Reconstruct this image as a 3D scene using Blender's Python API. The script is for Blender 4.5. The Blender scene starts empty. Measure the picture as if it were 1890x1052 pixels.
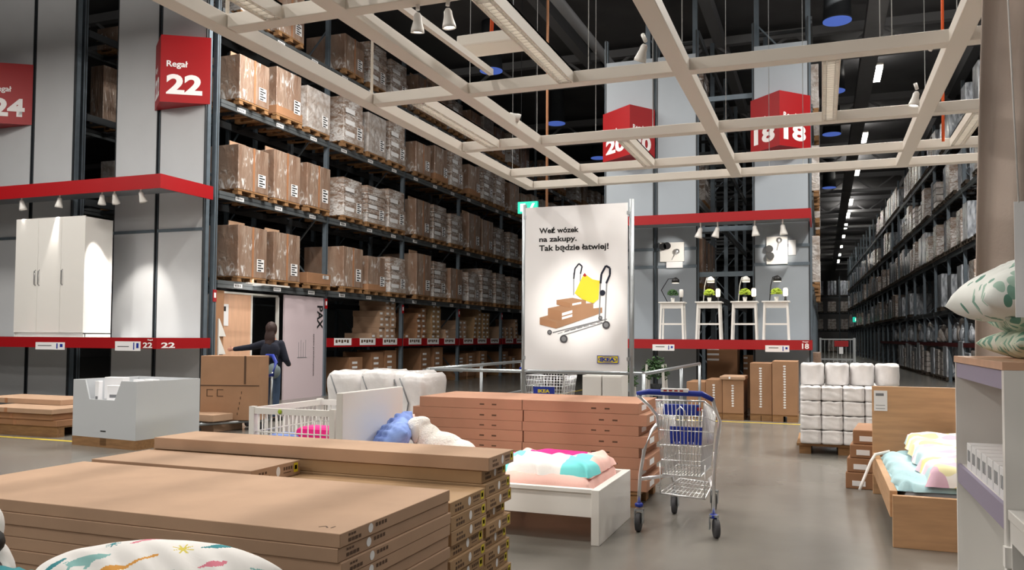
import bpy, bmesh, math, random
from mathutils import Vector, Matrix
S = bpy.context.scene
COL = S.collection
rnd = random.Random(22)
PI = math.pi

# ------------------------------------------------------------------ camera, world, exposure
F, CX, CY, EYE = 1520.0, 945.0, 565.0, 1.45
yaw, pitch, roll = math.atan(572 / F), math.atan(57.4 / F), 0.0063
fw = Vector((-math.sin(yaw) * math.cos(pitch), math.cos(yaw) * math.cos(pitch), math.sin(pitch)))
r0 = Vector((math.cos(yaw), math.sin(yaw), 0)); u0 = r0.cross(fw)
rt = r0 * math.cos(roll) + u0 * math.sin(roll); up = u0 * math.cos(roll) - r0 * math.sin(roll)
cd = bpy.data.cameras.new('camera'); cam = bpy.data.objects.new('camera', cd); COL.objects.link(cam)
cd.sensor_width = 36; cd.lens = 36 * F / 1890; cd.shift_y = (CY - 526) / 1890; cd.clip_end = 300; cd.clip_start = 0.05
m = Matrix((rt, up, -fw)).transposed().to_4x4(); m.translation = Vector((0, 0, EYE)); cam.matrix_world = m
S.camera = cam
w = bpy.data.worlds.new('world'); S.world = w; w.use_nodes = True
w.node_tree.nodes['Background'].inputs[0].default_value = (0.8, 0.85, 1, 1)
w.node_tree.nodes['Background'].inputs[1].default_value = 0.02
vs = S.view_settings; vs.view_transform = 'Standard'; vs.look = 'None'; vs.gamma = 1; vs.exposure = 0.06
try: vs.use_curve_mapping = False
except Exception: pass
HALL_W, GRID_W, AISLE_W, SPOT_W = 82, 11, 1200, 60

# ------------------------------------------------------------------ materials
def srgb(c):
    return tuple(((v / 255) / 12.92 if v / 255 <= .04045 else ((v / 255 + .055) / 1.055) ** 2.4) for v in c) + (1,)
def mat(name, rgb, rough=.6, metal=0, var=0, vscale=4, stretch=(1, 1, 1), bump=0, bscale=30, coat=0, spec=.5, emit=0, rand=0, alt=None, trans=0, film=0):
    M = bpy.data.materials.new(name); M.use_nodes = True
    nt = M.node_tree; N = nt.nodes; L = nt.links; b = N['Principled BSDF']
    b.inputs['Roughness'].default_value = rough; b.inputs['Metallic'].default_value = metal
    b.inputs['Specular IOR Level'].default_value = spec
    c = srgb(rgb); b.inputs['Base Color'].default_value = c
    if coat:
        b.inputs['Coat Weight'].default_value = coat; b.inputs['Coat Roughness'].default_value = .12
    if trans: b.inputs['Transmission Weight'].default_value = trans
    if emit:
        b.inputs['Emission Color'].default_value = c; b.inputs['Emission Strength'].default_value = emit
    if var or bump or rand:
        tc = N.new('ShaderNodeTexCoord'); mp = N.new('ShaderNodeMapping'); mp.inputs['Scale'].default_value = stretch
        L.new(tc.outputs['Object'], mp.inputs[0])
    if var or rand:
        nz = N.new('ShaderNodeTexNoise'); nz.inputs['Scale'].default_value = vscale; nz.inputs['Detail'].default_value = 5
        L.new(mp.outputs[0], nz.inputs['Vector'])
        mx = N.new('ShaderNodeMixRGB'); lo = srgb(alt) if alt else tuple(x * (1 - var) for x in c[:3]) + (1,)
        mx.inputs[1].default_value = lo
        mx.inputs[2].default_value = c if alt else tuple(min(1, x * (1 + var * .6)) for x in c[:3]) + (1,)
        rp = N.new('ShaderNodeValToRGB'); rp.color_ramp.elements[0].position = .35; rp.color_ramp.elements[1].position = .65
        L.new(nz.outputs[0], rp.inputs[0]); L.new(rp.outputs[0], mx.inputs[0]); out = mx.outputs[0]
        if rand:
            oi = N.new('ShaderNodeObjectInfo'); hs = N.new('ShaderNodeHueSaturation')
            ma = N.new('ShaderNodeMath'); ma.operation = 'MULTIPLY_ADD'; ma.inputs[1].default_value = rand * 2; ma.inputs[2].default_value = 1 - rand
            L.new(oi.outputs['Random'], ma.inputs[0]); L.new(ma.outputs[0], hs.inputs['Value']); L.new(out, hs.inputs['Color']); out = hs.outputs[0]
        if film:                                                    # milky film patches that also paint in white glints
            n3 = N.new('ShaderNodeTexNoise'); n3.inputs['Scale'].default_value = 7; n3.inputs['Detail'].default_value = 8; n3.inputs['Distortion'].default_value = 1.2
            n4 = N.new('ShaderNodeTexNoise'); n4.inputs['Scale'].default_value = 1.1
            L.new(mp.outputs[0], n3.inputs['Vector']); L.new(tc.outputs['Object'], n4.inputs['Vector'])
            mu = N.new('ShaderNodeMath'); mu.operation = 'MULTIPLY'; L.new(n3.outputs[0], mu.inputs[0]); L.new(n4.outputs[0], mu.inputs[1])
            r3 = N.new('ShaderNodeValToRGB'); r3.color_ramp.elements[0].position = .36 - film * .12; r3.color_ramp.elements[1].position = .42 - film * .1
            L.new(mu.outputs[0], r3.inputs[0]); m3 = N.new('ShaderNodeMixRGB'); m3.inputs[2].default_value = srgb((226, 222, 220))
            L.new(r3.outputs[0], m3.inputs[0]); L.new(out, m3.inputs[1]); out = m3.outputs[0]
        L.new(out, b.inputs['Base Color'])
    if bump:
        n2 = N.new('ShaderNodeTexNoise'); n2.inputs['Scale'].default_value = bscale; n2.inputs['Detail'].default_value = 6; n2.inputs['Distortion'].default_value = .6
        L.new(mp.outputs[0], n2.inputs['Vector'])
        bp = N.new('ShaderNodeBump'); bp.inputs['Strength'].default_value = bump; bp.inputs['Distance'].default_value = .03
        L.new(n2.outputs[0], bp.inputs['Height']); L.new(bp.outputs[0], b.inputs['Normal'])
        if coat: L.new(bp.outputs[0], b.inputs['Coat Normal'])
    return M
M = {}
M['floor'] = mat('polished_concrete', (122, 119, 113), .24, var=.14, vscale=.9, bump=.02, bscale=6)
M['ceil'] = mat('dark_roof', (84, 84, 86), .8, var=.2, vscale=.6)
M['truss'] = mat('truss_paint', (120, 121, 124), .6)
M['wall'] = mat('hall_wall', (120, 120, 122), .8, var=.05)
M['panel'] = mat('grey_sheet_panel', (200, 202, 205), .55, var=.04, vscale=.7)
M['panelb'] = mat('pale_sheet_panel', (156, 164, 172), .5, var=.04, vscale=.7)
M['steel'] = mat('rack_steel', (104, 116, 126), .45, .3, var=.08, vscale=8)
M['beam'] = mat('rack_beam', (88, 93, 96), .5, .2, var=.1, vscale=6)
M['dark'] = mat('dark_steel', (46, 50, 54), .6)
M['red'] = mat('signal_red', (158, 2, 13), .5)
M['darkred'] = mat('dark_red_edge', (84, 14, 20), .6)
M['white'] = mat('white_lacquer', (232, 230, 226), .38)
M['cream'] = mat('grid_white_paint', (226, 219, 209), .5)
M['paper'] = mat('white_paper', (238, 238, 240), .7)
M['ink'] = mat('black_ink', (22, 22, 24), .7)
M['inkb'] = mat('brown_print', (86, 62, 44), .8)
M['wtxt'] = mat('white_lettering', (245, 240, 240), .6)
M['kraft'] = mat('kraft_carton', (178, 146, 120), .8, var=.07, vscale=3, rand=.06)
M['kraftd'] = mat('dull_carton', (160, 122, 92), .78, var=.08, vscale=3, rand=.06)
M['kraftr'] = mat('reddish_carton', (174, 128, 102), .75, var=.06, vscale=3, rand=.04)
M['kraftb'] = mat('brown_carton', (158, 116, 84), .8, var=.1, vscale=2.5, rand=.1)
M['kraftg'] = mat('olive_carton', (166, 134, 98), .75, var=.06, vscale=3, rand=.05)
M['tape'] = mat('packing_tape', (172, 122, 88), .4)
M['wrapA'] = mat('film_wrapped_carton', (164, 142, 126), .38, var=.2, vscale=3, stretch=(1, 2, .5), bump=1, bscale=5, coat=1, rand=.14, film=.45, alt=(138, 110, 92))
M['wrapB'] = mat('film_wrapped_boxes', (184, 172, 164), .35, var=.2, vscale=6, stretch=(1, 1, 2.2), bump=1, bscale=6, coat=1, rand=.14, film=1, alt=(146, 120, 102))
M['wrapW'] = mat('milky_film', (206, 202, 200), .35, var=.2, vscale=5, bump=1, bscale=9, coat=.9, rand=.08, alt=(160, 146, 136))
M['wrapG'] = mat('grey_film', (216, 222, 230), .35, var=.2, vscale=6, stretch=(2, 2, .5), bump=.8, bscale=8, coat=.9, rand=.25, alt=(118, 124, 134))
M['bag'] = mat('white_plastic_wrap', (240, 238, 238), .3, var=.05, vscale=8, bump=.2, bscale=14, coat=.5)
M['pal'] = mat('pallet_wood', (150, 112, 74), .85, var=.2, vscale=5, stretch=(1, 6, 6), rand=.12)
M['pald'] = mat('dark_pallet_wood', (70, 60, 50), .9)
M['oak'] = mat('oak_veneer', (198, 156, 116), .55, var=.1, vscale=3, stretch=(1, 1, 9))
M['beech'] = mat('beech_board', (216, 172, 142), .5, var=.06, vscale=2, stretch=(6, 6, 1))
M['chrome'] = mat('chrome_tube', (232, 232, 234), .28, .9)
M['galv'] = mat('galvanised_tube', (176, 182, 186), .35, .7)
M['blue'] = mat('blue_plastic', (18, 46, 150), .4)
M['rubber'] = mat('grey_rubber', (64, 64, 68), .7)
M['lilac'] = mat('lilac_edge', (158, 150, 174), .5)
M['curtain'] = mat('taupe_curtain', (198, 182, 172), .85, bump=.06, bscale=60)
M['orange'] = mat('orange_cable', (226, 92, 36), .5)
M['yellow'] = mat('yellow_line', (212, 186, 60), .6)
M['ylab'] = mat('yellow_label', (216, 198, 36), .6)
M['bin'] = mat('grey_bin_board', (200, 204, 208), .55)
M['satchel'] = mat('grey_bag_cloth', (112, 126, 130), .8)
M['bulbglow'] = mat('bulb_glow', (255, 240, 214), .5, emit=2.2)
M['glow'] = mat('lamp_glow', (255, 248, 236), .5, emit=14)
M['tube'] = mat('fluorescent_glow', (255, 246, 232), .5, emit=1.6)
M['bluelamp'] = mat('blue_disc', (84, 112, 200), .5, emit=.62)
M['exit'] = mat('exit_green', (24, 190, 160), .5, emit=.9)
M['exitw'] = mat('exit_white', (235, 255, 250), .5, emit=1.0)
M['pink'] = mat('pink_sheet', (242, 196, 186), .85, bump=.25, bscale=8)
M['magenta'] = mat('magenta_cloth', (232, 20, 130), .85)
M['cyan'] = mat('aqua_cloth', (120, 222, 224), .85)
M['cloth'] = mat('white_cloth', (244, 242, 240), .85, bump=.15, bscale=10)
M['bluecl'] = mat('blue_printed_cloth', (140, 168, 230), .85, var=.3, vscale=9, alt=(96, 120, 190))
M['plush'] = mat('white_plush', (244, 241, 235), .95, bump=.8, bscale=60)
M['plushg'] = mat('grey_plush', (196, 190, 184), .95)
M['palecy'] = mat('pale_blue_sheet', (176, 212, 220), .85, bump=.2, bscale=9)
M['teal'] = mat('teal_cloth', (50, 140, 150), .85)
M['amber'] = mat('amber_print', (226, 160, 70), .85)
M['rose'] = mat('rose_print', (226, 130, 150), .85)
M['mint'] = mat('mint_print', (140, 192, 190), .85)
M['navy'] = mat('navy_cloth', (20, 25, 42), .9)
M['denim'] = mat('denim', (60, 78, 104), .9)
M['skin'] = mat('skin', (206, 152, 130), .6)
M['hair'] = mat('brown_hair', (50, 28, 24), .6, bump=.4, bscale=40)
M['leaf'] = mat('dark_leaf', (48, 86, 38), .6, var=.3, vscale=20)
M['lime'] = mat('lime_leaf', (166, 190, 50), .6, var=.25, vscale=40)
M['black'] = mat('black_plastic', (20, 20, 22), .5)
M['soffit'] = mat('grey_soffit', (120, 122, 126), .6)
M['lav'] = mat('lilac_white_board', (206, 190, 196), .6)
M['sil'] = mat('silver_handle', (150, 150, 152), .3, .9)
M['greybed'] = mat('grey_cloth', (150, 152, 156), .8)

def voro(name, base, cols, scale, radius, rough=.85):
    Mt = bpy.data.materials.new(name); Mt.use_nodes = True
    nt = Mt.node_tree; N = nt.nodes; L = nt.links; b = N['Principled BSDF']; b.inputs['Roughness'].default_value = rough
    tc = N.new('ShaderNodeTexCoord'); v = N.new('ShaderNodeTexVoronoi'); v.inputs['Scale'].default_value = scale
    mp = N.new('ShaderNodeMapping'); mp.inputs['Scale'].default_value = (1, 1, .4); mp.inputs['Rotation'].default_value = (.2, .1, .5)
    L.new(tc.outputs['Object'], mp.inputs[0]); L.new(mp.outputs[0], v.inputs['Vector'])
    rp = N.new('ShaderNodeValToRGB'); cr = rp.color_ramp; cr.interpolation = 'CONSTANT'
    for i, c in enumerate(cols):
        e = cr.elements[i] if i < 2 else cr.elements.new(i / len(cols))
        e.position = i / len(cols); e.color = srgb(c)
    sp = N.new('ShaderNodeSeparateColor'); L.new(v.outputs['Color'], sp.inputs[0]); L.new(sp.outputs[0], rp.inputs[0])
    lt = N.new('ShaderNodeMath'); lt.operation = 'LESS_THAN'; lt.inputs[1].default_value = radius; L.new(v.outputs['Distance'], lt.inputs[0])
    mx = N.new('ShaderNodeMixRGB'); mx.inputs[1].default_value = srgb(base); L.new(lt.outputs[0], mx.inputs[0]); L.new(rp.outputs[0], mx.inputs[2])
    L.new(mx.outputs[0], b.inputs['Base Color'])
    return Mt
M['duvet'] = voro('pastel_patterned_cloth', (244, 240, 236), [(232, 220, 156), (216, 180, 198), (188, 214, 220), (236, 228, 180), (226, 200, 214)], 6, .6)
M['leafcl'] = voro('green_leaf_cloth', (238, 242, 238), [(130, 172, 156), (168, 198, 184), (238, 242, 238), (100, 150, 134)], 16, .36)
M['leafcl2'] = voro('dense_leaf_cloth', (206, 218, 200), [(130, 172, 150), (222, 226, 214), (110, 156, 140)], 22, .42)

# ------------------------------------------------------------------ mesh builders
class MB:
    def __init__(s): s.bm = bmesh.new()
    def _f(s, vs, mi):
        try:
            f = s.bm.faces.new(vs); f.material_index = mi; return f
        except ValueError: return None
    def box(s, x0, x1, y0, y1, z0, z1, mi=0, mx=None):
        c = [Vector((x, y, z)) for x in (x0, x1) for y in (y0, y1) for z in (z0, z1)]
        if mx: c = [mx @ v for v in c]
        v = [s.bm.verts.new(p) for p in c]
        for q in ((0, 1, 3, 2), (4, 6, 7, 5), (0, 4, 5, 1), (2, 3, 7, 6), (0, 2, 6, 4), (1, 5, 7, 3)): s._f([v[i] for i in q], mi)
        return s
    def obox(s, cx, cy, cz, sx, sy, sz, rz=0, mi=0):
        mx = Matrix.Translation((cx, cy, cz)) @ Matrix.Rotation(rz, 4, 'Z')
        return s.box(-sx / 2, sx / 2, -sy / 2, sy / 2, -sz / 2, sz / 2, mi, mx)
    def bar(s, a, b, w, h, mi=0):
        a, b = Vector(a), Vector(b); d = (b - a); L = d.length; d.normalize()
        ref = Vector((0, 0, 1)) if abs(d.z) < .95 else Vector((1, 0, 0))
        sx = d.cross(ref).normalized(); sz = sx.cross(d)
        mx = Matrix((sx, d, sz)).transposed().to_4x4(); mx.translation = a
        return s.box(-w / 2, w / 2, 0, L, -h / 2, h / 2, mi, mx)
    def tube(s, pts, r, n=6, mi=0, closed=False):
        pts = [Vector(p) for p in pts]; rings = []; k = len(pts)
        rr = r if isinstance(r, (list, tuple)) else [r] * k
        for i, p in enumerate(pts):
            if closed: d = pts[(i + 1) % k] - pts[i - 1]
            else: d = pts[min(i + 1, k - 1)] - pts[max(i - 1, 0)]
            d.normalize(); ref = Vector((0, 0, 1)) if abs(d.z) < .9 else Vector((0, 1, 0))
            a = d.cross(ref).normalized(); b = a.cross(d)
            rings.append([s.bm.verts.new(p + (a * math.cos(2 * PI * j / n) + b * math.sin(2 * PI * j / n)) * rr[i]) for j in range(n)])
        for i in range(k if closed else k - 1):
            A, B = rings[i], rings[(i + 1) % k]
            for j in range(n):
                f = s._f([A[j], A[(j + 1) % n], B[(j + 1) % n], B[j]], mi)
                if f: f.smooth = True
        if not closed: s._f(rings[0], mi); s._f(rings[-1][::-1], mi)
        return s
    def lathe(s, c, prof, n=20, mi=0, axis=None):
        c = Vector(c); ax = Vector(axis or (0, 0, 1)).normalized()
        a = ax.orthogonal().normalized(); b = ax.cross(a); rings = []
        for r, z in prof:
            rings.append([s.bm.verts.new(c + ax * z + (a * math.cos(2 * PI * j / n) + b * math.sin(2 * PI * j / n)) * max(r, 1e-4)) for j in range(n)])
        for A, B in zip(rings, rings[1:]):
            for j in range(n):
                f = s._f([A[j], A[(j + 1) % n], B[(j + 1) % n], B[j]], mi)
                if f: f.smooth = True
        s._f(rings[0][::-1], mi); s._f(rings[-1], mi)
        return s
    def prism(s, poly, O, U, V, W, t, mi=0):
        O, U, V, W = Vector(O), Vector(U), Vector(V), Vector(W)
        a = [s.bm.verts.new(O + U * p[0] + V * p[1]) for p in poly]
        b = [s.bm.verts.new(O + U * p[0] + V * p[1] + W * t) for p in poly]
        s._f(a[::-1], mi); s._f(b, mi); k = len(poly)
        for i in range(k): s._f([a[i], a[(i + 1) % k], b[(i + 1) % k], b[i]], mi)
        return s
    def quad(s, O, U, V, mi=0):
        O, U, V = Vector(O), Vector(U), Vector(V)
        s._f([s.bm.verts.new(p) for p in (O, O + U, O + U + V, O + V)], mi); return s
    def ell(s, c, r, rot=None, nu=16, nv=10, mi=0):
        c = Vector(c); R = Matrix.Identity(3) if rot is None else rot; rows = []
        for i in range(nv + 1):
            t = PI * i / nv
            rows.append([s.bm.verts.new(c + R @ Vector((r[0] * math.sin(t) * math.cos(2 * PI * j / nu), r[1] * math.sin(t) * math.sin(2 * PI * j / nu), r[2] * math.cos(t)))) for j in range(nu)] if 0 < i < nv
                        else [s.bm.verts.new(c + R @ Vector((0, 0, r[2] * math.cos(t))))])
        for i in range(nv):
            A, B = rows[i], rows[i + 1]
            for j in range(nu):
                k = (j + 1) % nu
                if len(A) == 1: f = s._f([A[0], B[j], B[k]], mi)
                elif len(B) == 1: f = s._f([A[j], B[0], A[k]], mi)
                else: f = s._f([A[j], B[j], B[k], A[k]], mi)
                if f: f.smooth = True
        return s
    def caps(s, a, b, ra, rb, n=12):
        a, b = Vector(a), Vector(b)
        s.tube([a, a.lerp(b, .5), b], [ra, (ra + rb) / 2, rb], n); s.ell(a, (ra,) * 3, nu=n, nv=8); s.ell(b, (rb,) * 3, nu=n, nv=8); return s
    def grid(s, fn, nu, nv, mfn=None):
        V = [[s.bm.verts.new(fn(i / nu, j / nv)) for j in range(nv + 1)] for i in range(nu + 1)]
        for i in range(nu):
            for j in range(nv):
                f = s._f([V[i][j], V[i + 1][j], V[i + 1][j + 1], V[i][j + 1]], mfn((i + .5) / nu, (j + .5) / nv) if mfn else 0)
                if f: f.smooth = True
        return s
    def build(s, name, mats, parent=None, bevel=0, solid=0, sub=0, remesh=0, kind=None, loc=None, rz=0, weld=False):
        if weld: bmesh.ops.remove_doubles(s.bm, verts=s.bm.verts, dist=1e-5)
        bmesh.ops.recalc_face_normals(s.bm, faces=s.bm.faces)
        me = bpy.data.meshes.new(name); s.bm.to_mesh(me); s.bm.free()
        for x in (mats if isinstance(mats, (list, tuple)) else [mats]): me.materials.append(M[x])
        o = bpy.data.objects.new(name, me); COL.objects.link(o)
        if parent: o.parent = parent
        if loc: o.location = loc
        if rz: o.rotation_euler.z = rz
        if remesh:
            md = o.modifiers.new('r', 'REMESH'); md.mode = 'VOXEL'; md.voxel_size = remesh; md.use_smooth_shade = True
            ms = o.modifiers.new('s', 'SMOOTH'); ms.iterations = 4; ms.factor = .5
        if solid:
            md = o.modifiers.new('t', 'SOLIDIFY'); md.thickness = solid
        if bevel:
            md = o.modifiers.new('b', 'BEVEL'); md.width = bevel; md.segments = 2; md.limit_method = 'ANGLE'
        if sub:
            md = o.modifiers.new('u', 'SUBSURF'); md.levels = sub; md.render_levels = sub
        if kind: o['kind'] = kind
        return o
def tag(o, label, cat, group=None):
    o['label'] = label; o['category'] = cat
    if group: o['group'] = group
    return o
def thing(name, label, cat, loc=(0, 0, 0), rz=0, group=None):
    o = bpy.data.objects.new(name, None); COL.objects.link(o); o.empty_display_size = .1
    o.location = loc; o.rotation_euler.z = rz
    return tag(o, label, cat, group)
def dup(root, loc, rz=None, label=None, group=None, scale=None):
    r = root.copy(); COL.objects.link(r); r.location = loc
    if rz is not None: r.rotation_euler.z = rz
    if scale: r.scale = scale
    if label: r['label'] = label
    if group: r['group'] = group
    for ch in list(root.children):
        c = ch.copy(); COL.objects.link(c); c.parent = r
        for g in ch.children:
            d = g.copy(); COL.objects.link(d); d.parent = c
    return r
def txt(body, O, U, V, wd, ht, material, parent, name='lettering', bold=.02, depth=.002, keep=False):
    """lettering fitted to the rectangle that starts at O and spans U*wd, V*ht"""
    cu = bpy.data.curves.new(name, 'FONT'); cu.body = body; cu.offset = bold; cu.space_line = 1.15; cu.resolution_u = 4
    t = bpy.data.objects.new(name, cu); COL.objects.link(t)
    dg = bpy.context.evaluated_depsgraph_get(); dg.update()
    me = bpy.data.meshes.new_from_object(t.evaluated_get(dg)); bpy.data.objects.remove(t)
    xs = [v.co.x for v in me.vertices]; ys = [v.co.y for v in me.vertices]
    U, V = Vector(U).normalized(), Vector(V).normalized(); W = U.cross(V); O = Vector(O)
    sx = wd / (max(xs) - min(xs)); sy = ht / (max(ys) - min(ys))
    if keep: sx = sy = min(sx, sy)
    x0, y0 = min(xs), min(ys)
    for v in me.vertices: v.co = O + U * ((v.co.x - x0) * sx) + V * ((v.co.y - y0) * sy) + W * depth
    me.materials.clear(); me.materials.append(M[material]); me.name = name
    o = bpy.data.objects.new(name, me); COL.objects.link(o)
    if parent: o.parent = parent
    return o
def light(name, kind, loc, energy, parent=None, size=(1, .2), color=(1, .95, .88), target=None, spot=60, blend=.6):
    ld = bpy.data.lights.new(name, kind); ld.energy = energy; ld.color = color
    if kind == 'AREA': ld.shape = 'RECTANGLE'; ld.size, ld.size_y = size
    if kind == 'SPOT': ld.spot_size = math.radians(spot); ld.spot_blend = blend; ld.shadow_soft_size = .03
    o = bpy.data.objects.new(name, ld); COL.objects.link(o)
    d = (Vector(target) - Vector(loc)) if target else Vector((0, 0, -1))
    o.rotation_euler = d.to_track_quat('-Z', 'Y').to_euler(); o.location = loc
    if parent: o.parent = parent; o.location = Vector(loc) - parent.location
    return o
ORD = ['first', 'second', 'third', 'fourth', 'fifth', 'sixth', 'seventh', 'eighth', 'ninth', 'tenth', 'eleventh', 'twelfth', 'thirteenth', 'fourteenth', 'fifteenth', 'sixteenth', 'seventeenth', 'eighteenth']

# ------------------------------------------------------------------ the building
ZC = 11.0
MB().box(-45, 16, -13, 112, -.2, 0).build('floor', 'floor', kind='structure')
MB().box(-45, 16, -13, 112, ZC, ZC + .2).build('ceiling', 'ceil', kind='structure')
for n, b in (('far', (-45, 16, 111, 112)), ('back', (-45, 16, -13, -12.7)), ('left', (-45, -44.7, -13, 112)), ('right', (15.7, 16, -13, 112))):
    MB().box(b[0], b[1], b[2], b[3], 0, ZC).build('wall_' + n, 'wall', kind='structure')
k = 0
for y in range(18, 108, 8):                                         # roof trusses across the hall
    b = MB().box(-44, 15, y - .12, y + .12, 10.55, 10.8).box(-44, 15, y - .1, y + .1, 9.75, 9.92)
    if y < 60:
        x = -26.
        while x < 12: b.bar((x, y, 9.8), (x + 1.2, y, 10.7), .08, .08).bar((x + 1.2, y, 10.7), (x + 2.4, y, 9.8), .08, .08); x += 2.4
    k += 1; b.build('trim_%d' % k, 'truss', kind='structure')
for x in (-7.2, -2.9, 4.6):
    k += 1; MB().box(x - .15, x + .15, 12, 110, 10.5, 10.9).build('trim_%d' % k, 'truss', kind='structure')
k += 1; MB().box(1.15, 1.62, 14, 110, 9.8, 10.1).build('trim_%d' % k, 'wall', kind='structure')      # air duct along the aisle
k += 1; MB().tube([(-6.0, 14, 9.6), (-5.6, 40, 9.6)], .14, 12).build('trim_%d' % k, 'truss', kind='structure')
MB().box(-16, -6.2, 8.38, 8.46, 0, .003).box(-5.2, .1, 14.82, 14.9, 0, .003).box(-6.28, -6.2, 8.46, 40, 0, .003).build('floor_marking', 'yellow', kind='structure')

# ------------------------------------------------------------------ lamps: the seen aisle rows, plus unseen ones added for light
def tube_lamp(x, y, z, ln, label, power, along='y', group=None):
    t = thing('linear_lamp', label, 'lamp', (x, y, z), 0 if along == 'y' else PI / 2, group)
    q = .09 if y < 25 else .2; MB().box(-q, q, -ln / 2, ln / 2, 0, .07).build('housing', 'cream', t, bevel=.008)
    MB().box(-q + .015, q - .015, -ln / 2 + .03, ln / 2 - .03, -.012 if y < 25 else -.1, 0).build('diffuser', 'glow', t)
    for s in (-1, 1): MB().tube([(0, s * ln * .4, .07), (0, s * ln * .4, ZC - z - .01)], .006, 5).build('wire', 'dark', t)
    light('lamp_light', 'AREA', (x, y, z - .03), power, t, (.18, ln))
    if z < 9 or y < 70: light('lamp_uplight', 'AREA', (x, y, z + .09), power * (.6 if z < 9 else .012), t, (.14, ln), target=(x, y, z + 5))  # upward fill added to brighten the ceiling and trusses
    return t
for i, x in enumerate((-15.8, -12.5, -8.2, -4.0, .2, 3.6)):  # pendants added out of view to light the hall and rack fronts
    for j, y in enumerate((-8.5, -3, 2.5, 8, 12.6)):
        if x < -12 and y > 10 or (j == 4 and i == 4) or (i == 0 and j in (1, 2)) or (i > 3 and j == 2): continue
        tube_lamp(x, y, 7.7, 1.5, 'long white pendant lamp over the hall, %s row, %s lamp from the back' % (ORD[i], ORD[j]), HALL_W * (2.1 if i < 2 and j > 1 else 1.35 if i == 2 and j > 1 else 2.2 if j < 2 and i < 3 else .45 if j < 2 else 1), group='hall lamps')
for i, x in enumerate((-9.3, -7.0, -4.8, 2.6)):  # added out of view: light and film glints for the racks
    for j, y in enumerate((12.9, 13.7, 14.5)):
        if i > 1 and j == 0 or (i == 2 and j == 1): continue
        tube_lamp(x, y, 8.6, .7, 'long white lamp high over the rack aisles, %s row, %s lamp' % (ORD[i], ORD[j]), 85 if i < 2 else 50 if i == 2 else 260, group='high aisle lamps')
for j, y in enumerate((29.5, 38.8, 46.5, 56.8, 62.8, 69, 76.5, 85, 93, 100)):
    tube_lamp(1.72, y, 10.3, 1.6 if j < 2 else 1.5 + .2 * j, 'glowing strip lamp above the long aisle, %s from the front of the row' % ORD[j], AISLE_W * (1 + .5 * j), group='aisle strip lamps')
for j, y in enumerate((16.6, 20.2)): tube_lamp(1.72, y, 10.3, 1.6, 'long white lamp high over the mouth of the long aisle, %s of two' % ORD[j], 900, group='high aisle lamps')  # pair added out of view to brighten the right-hand rack
for x, ys in ((.42, (22.1, 28.4, 34.4, 46.6)), (-9.3, (22.8, 29.3, 35.6))):
    for j, y in enumerate(ys):
        t = thing('round_lamp', 'round lamp with blue glowing underside, %s of the row over the %s' % (ORD[j], 'long aisle' if x > 0 else 'aisle beside rack 22'), 'lamp', (x, y, 9.5), 0, 'round blue lamps')
        MB().lathe((0, 0, 0), [(.36, 0), (.36, .04), (.34, .06), (.3, 1.0), (.3, 1.49)], 28).build('housing', 'dark', t)
        MB().lathe((0, 0, 0), [(.345, -.02), (.345, 0)], 28).build('diffuser', 'bluelamp', t)

# ------------------------------------------------------------------ pallet racks
def rack(label, loc, rz, nb, bay, depth, levels, f=1, height=9.6, tags=True, red=None, cat='pallet rack', y_extra=()):
    t = thing('pallet_rack', label, cat, loc, rz)
    for i in range(nb + 1):
        y = i * bay; b = MB()
        for x in (-.05 * f, -(depth - .05) * f):
            b.box(x - .05, x + .05, y - .045, y + .045, 0, height).box(x - .052, x + .052, y - .012, y + .012, 0, height, 1).box(x - .07, x + .07, y - .08, y + .08, 0, .012)
        z = .2; s = 1
        while z < height - 1.2:
            a, c = (-.08 * f, -(depth - .08) * f)[::s]; b.bar((a, y, z), (c, y, z + 1.1), .04, .03); z += 1.1; s = -s
        b.build('upright', ['steel', 'dark'], t)
        if tags: MB().box(-.002, .012, y - .05, y + .05, 2.12, 2.36).box(.012, .014, y - .03, y + .03, 2.2, 2.3, 1).build('post_tag', ['red', 'paper'], t)
    for z in levels:
        for i in range(nb):
            y0, y1 = i * bay + .05, (i + 1) * bay - .05
            b = MB().box(-.03 * f, .03 * f, y0, y1, z - .15, z, 0).box(-.03 * f, .032 * f, y0, y1, z - .085, z - .07, 1)
            if tags:
                for q in (.16, .5, .84):
                    yy = y0 + (y1 - y0) * q; b.box(.031 * f, .034 * f, yy - .13, yy + .13, z - .125, z - .045, 2)
                    for e in range(4): b.box(.034 * f, .035 * f, yy - .1 + e * .05, yy - .075 + e * .05, z - .105, z - .065, 1)
            b.build('beam', ['beam', 'dark', 'paper'], t)
            b = MB().box(-(depth + .03) * f, -(depth - .03) * f, y0, y1, z - .15, z)
            for q in (.2, .5, .8): b.box(-(depth - .03) * f, -.03 * f, y0 + (y1 - y0) * q - .03, y0 + (y1 - y0) * q + .03, z - .1, z - .04)
            b.build('rear_beam', 'dark', t)
    return t

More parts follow.
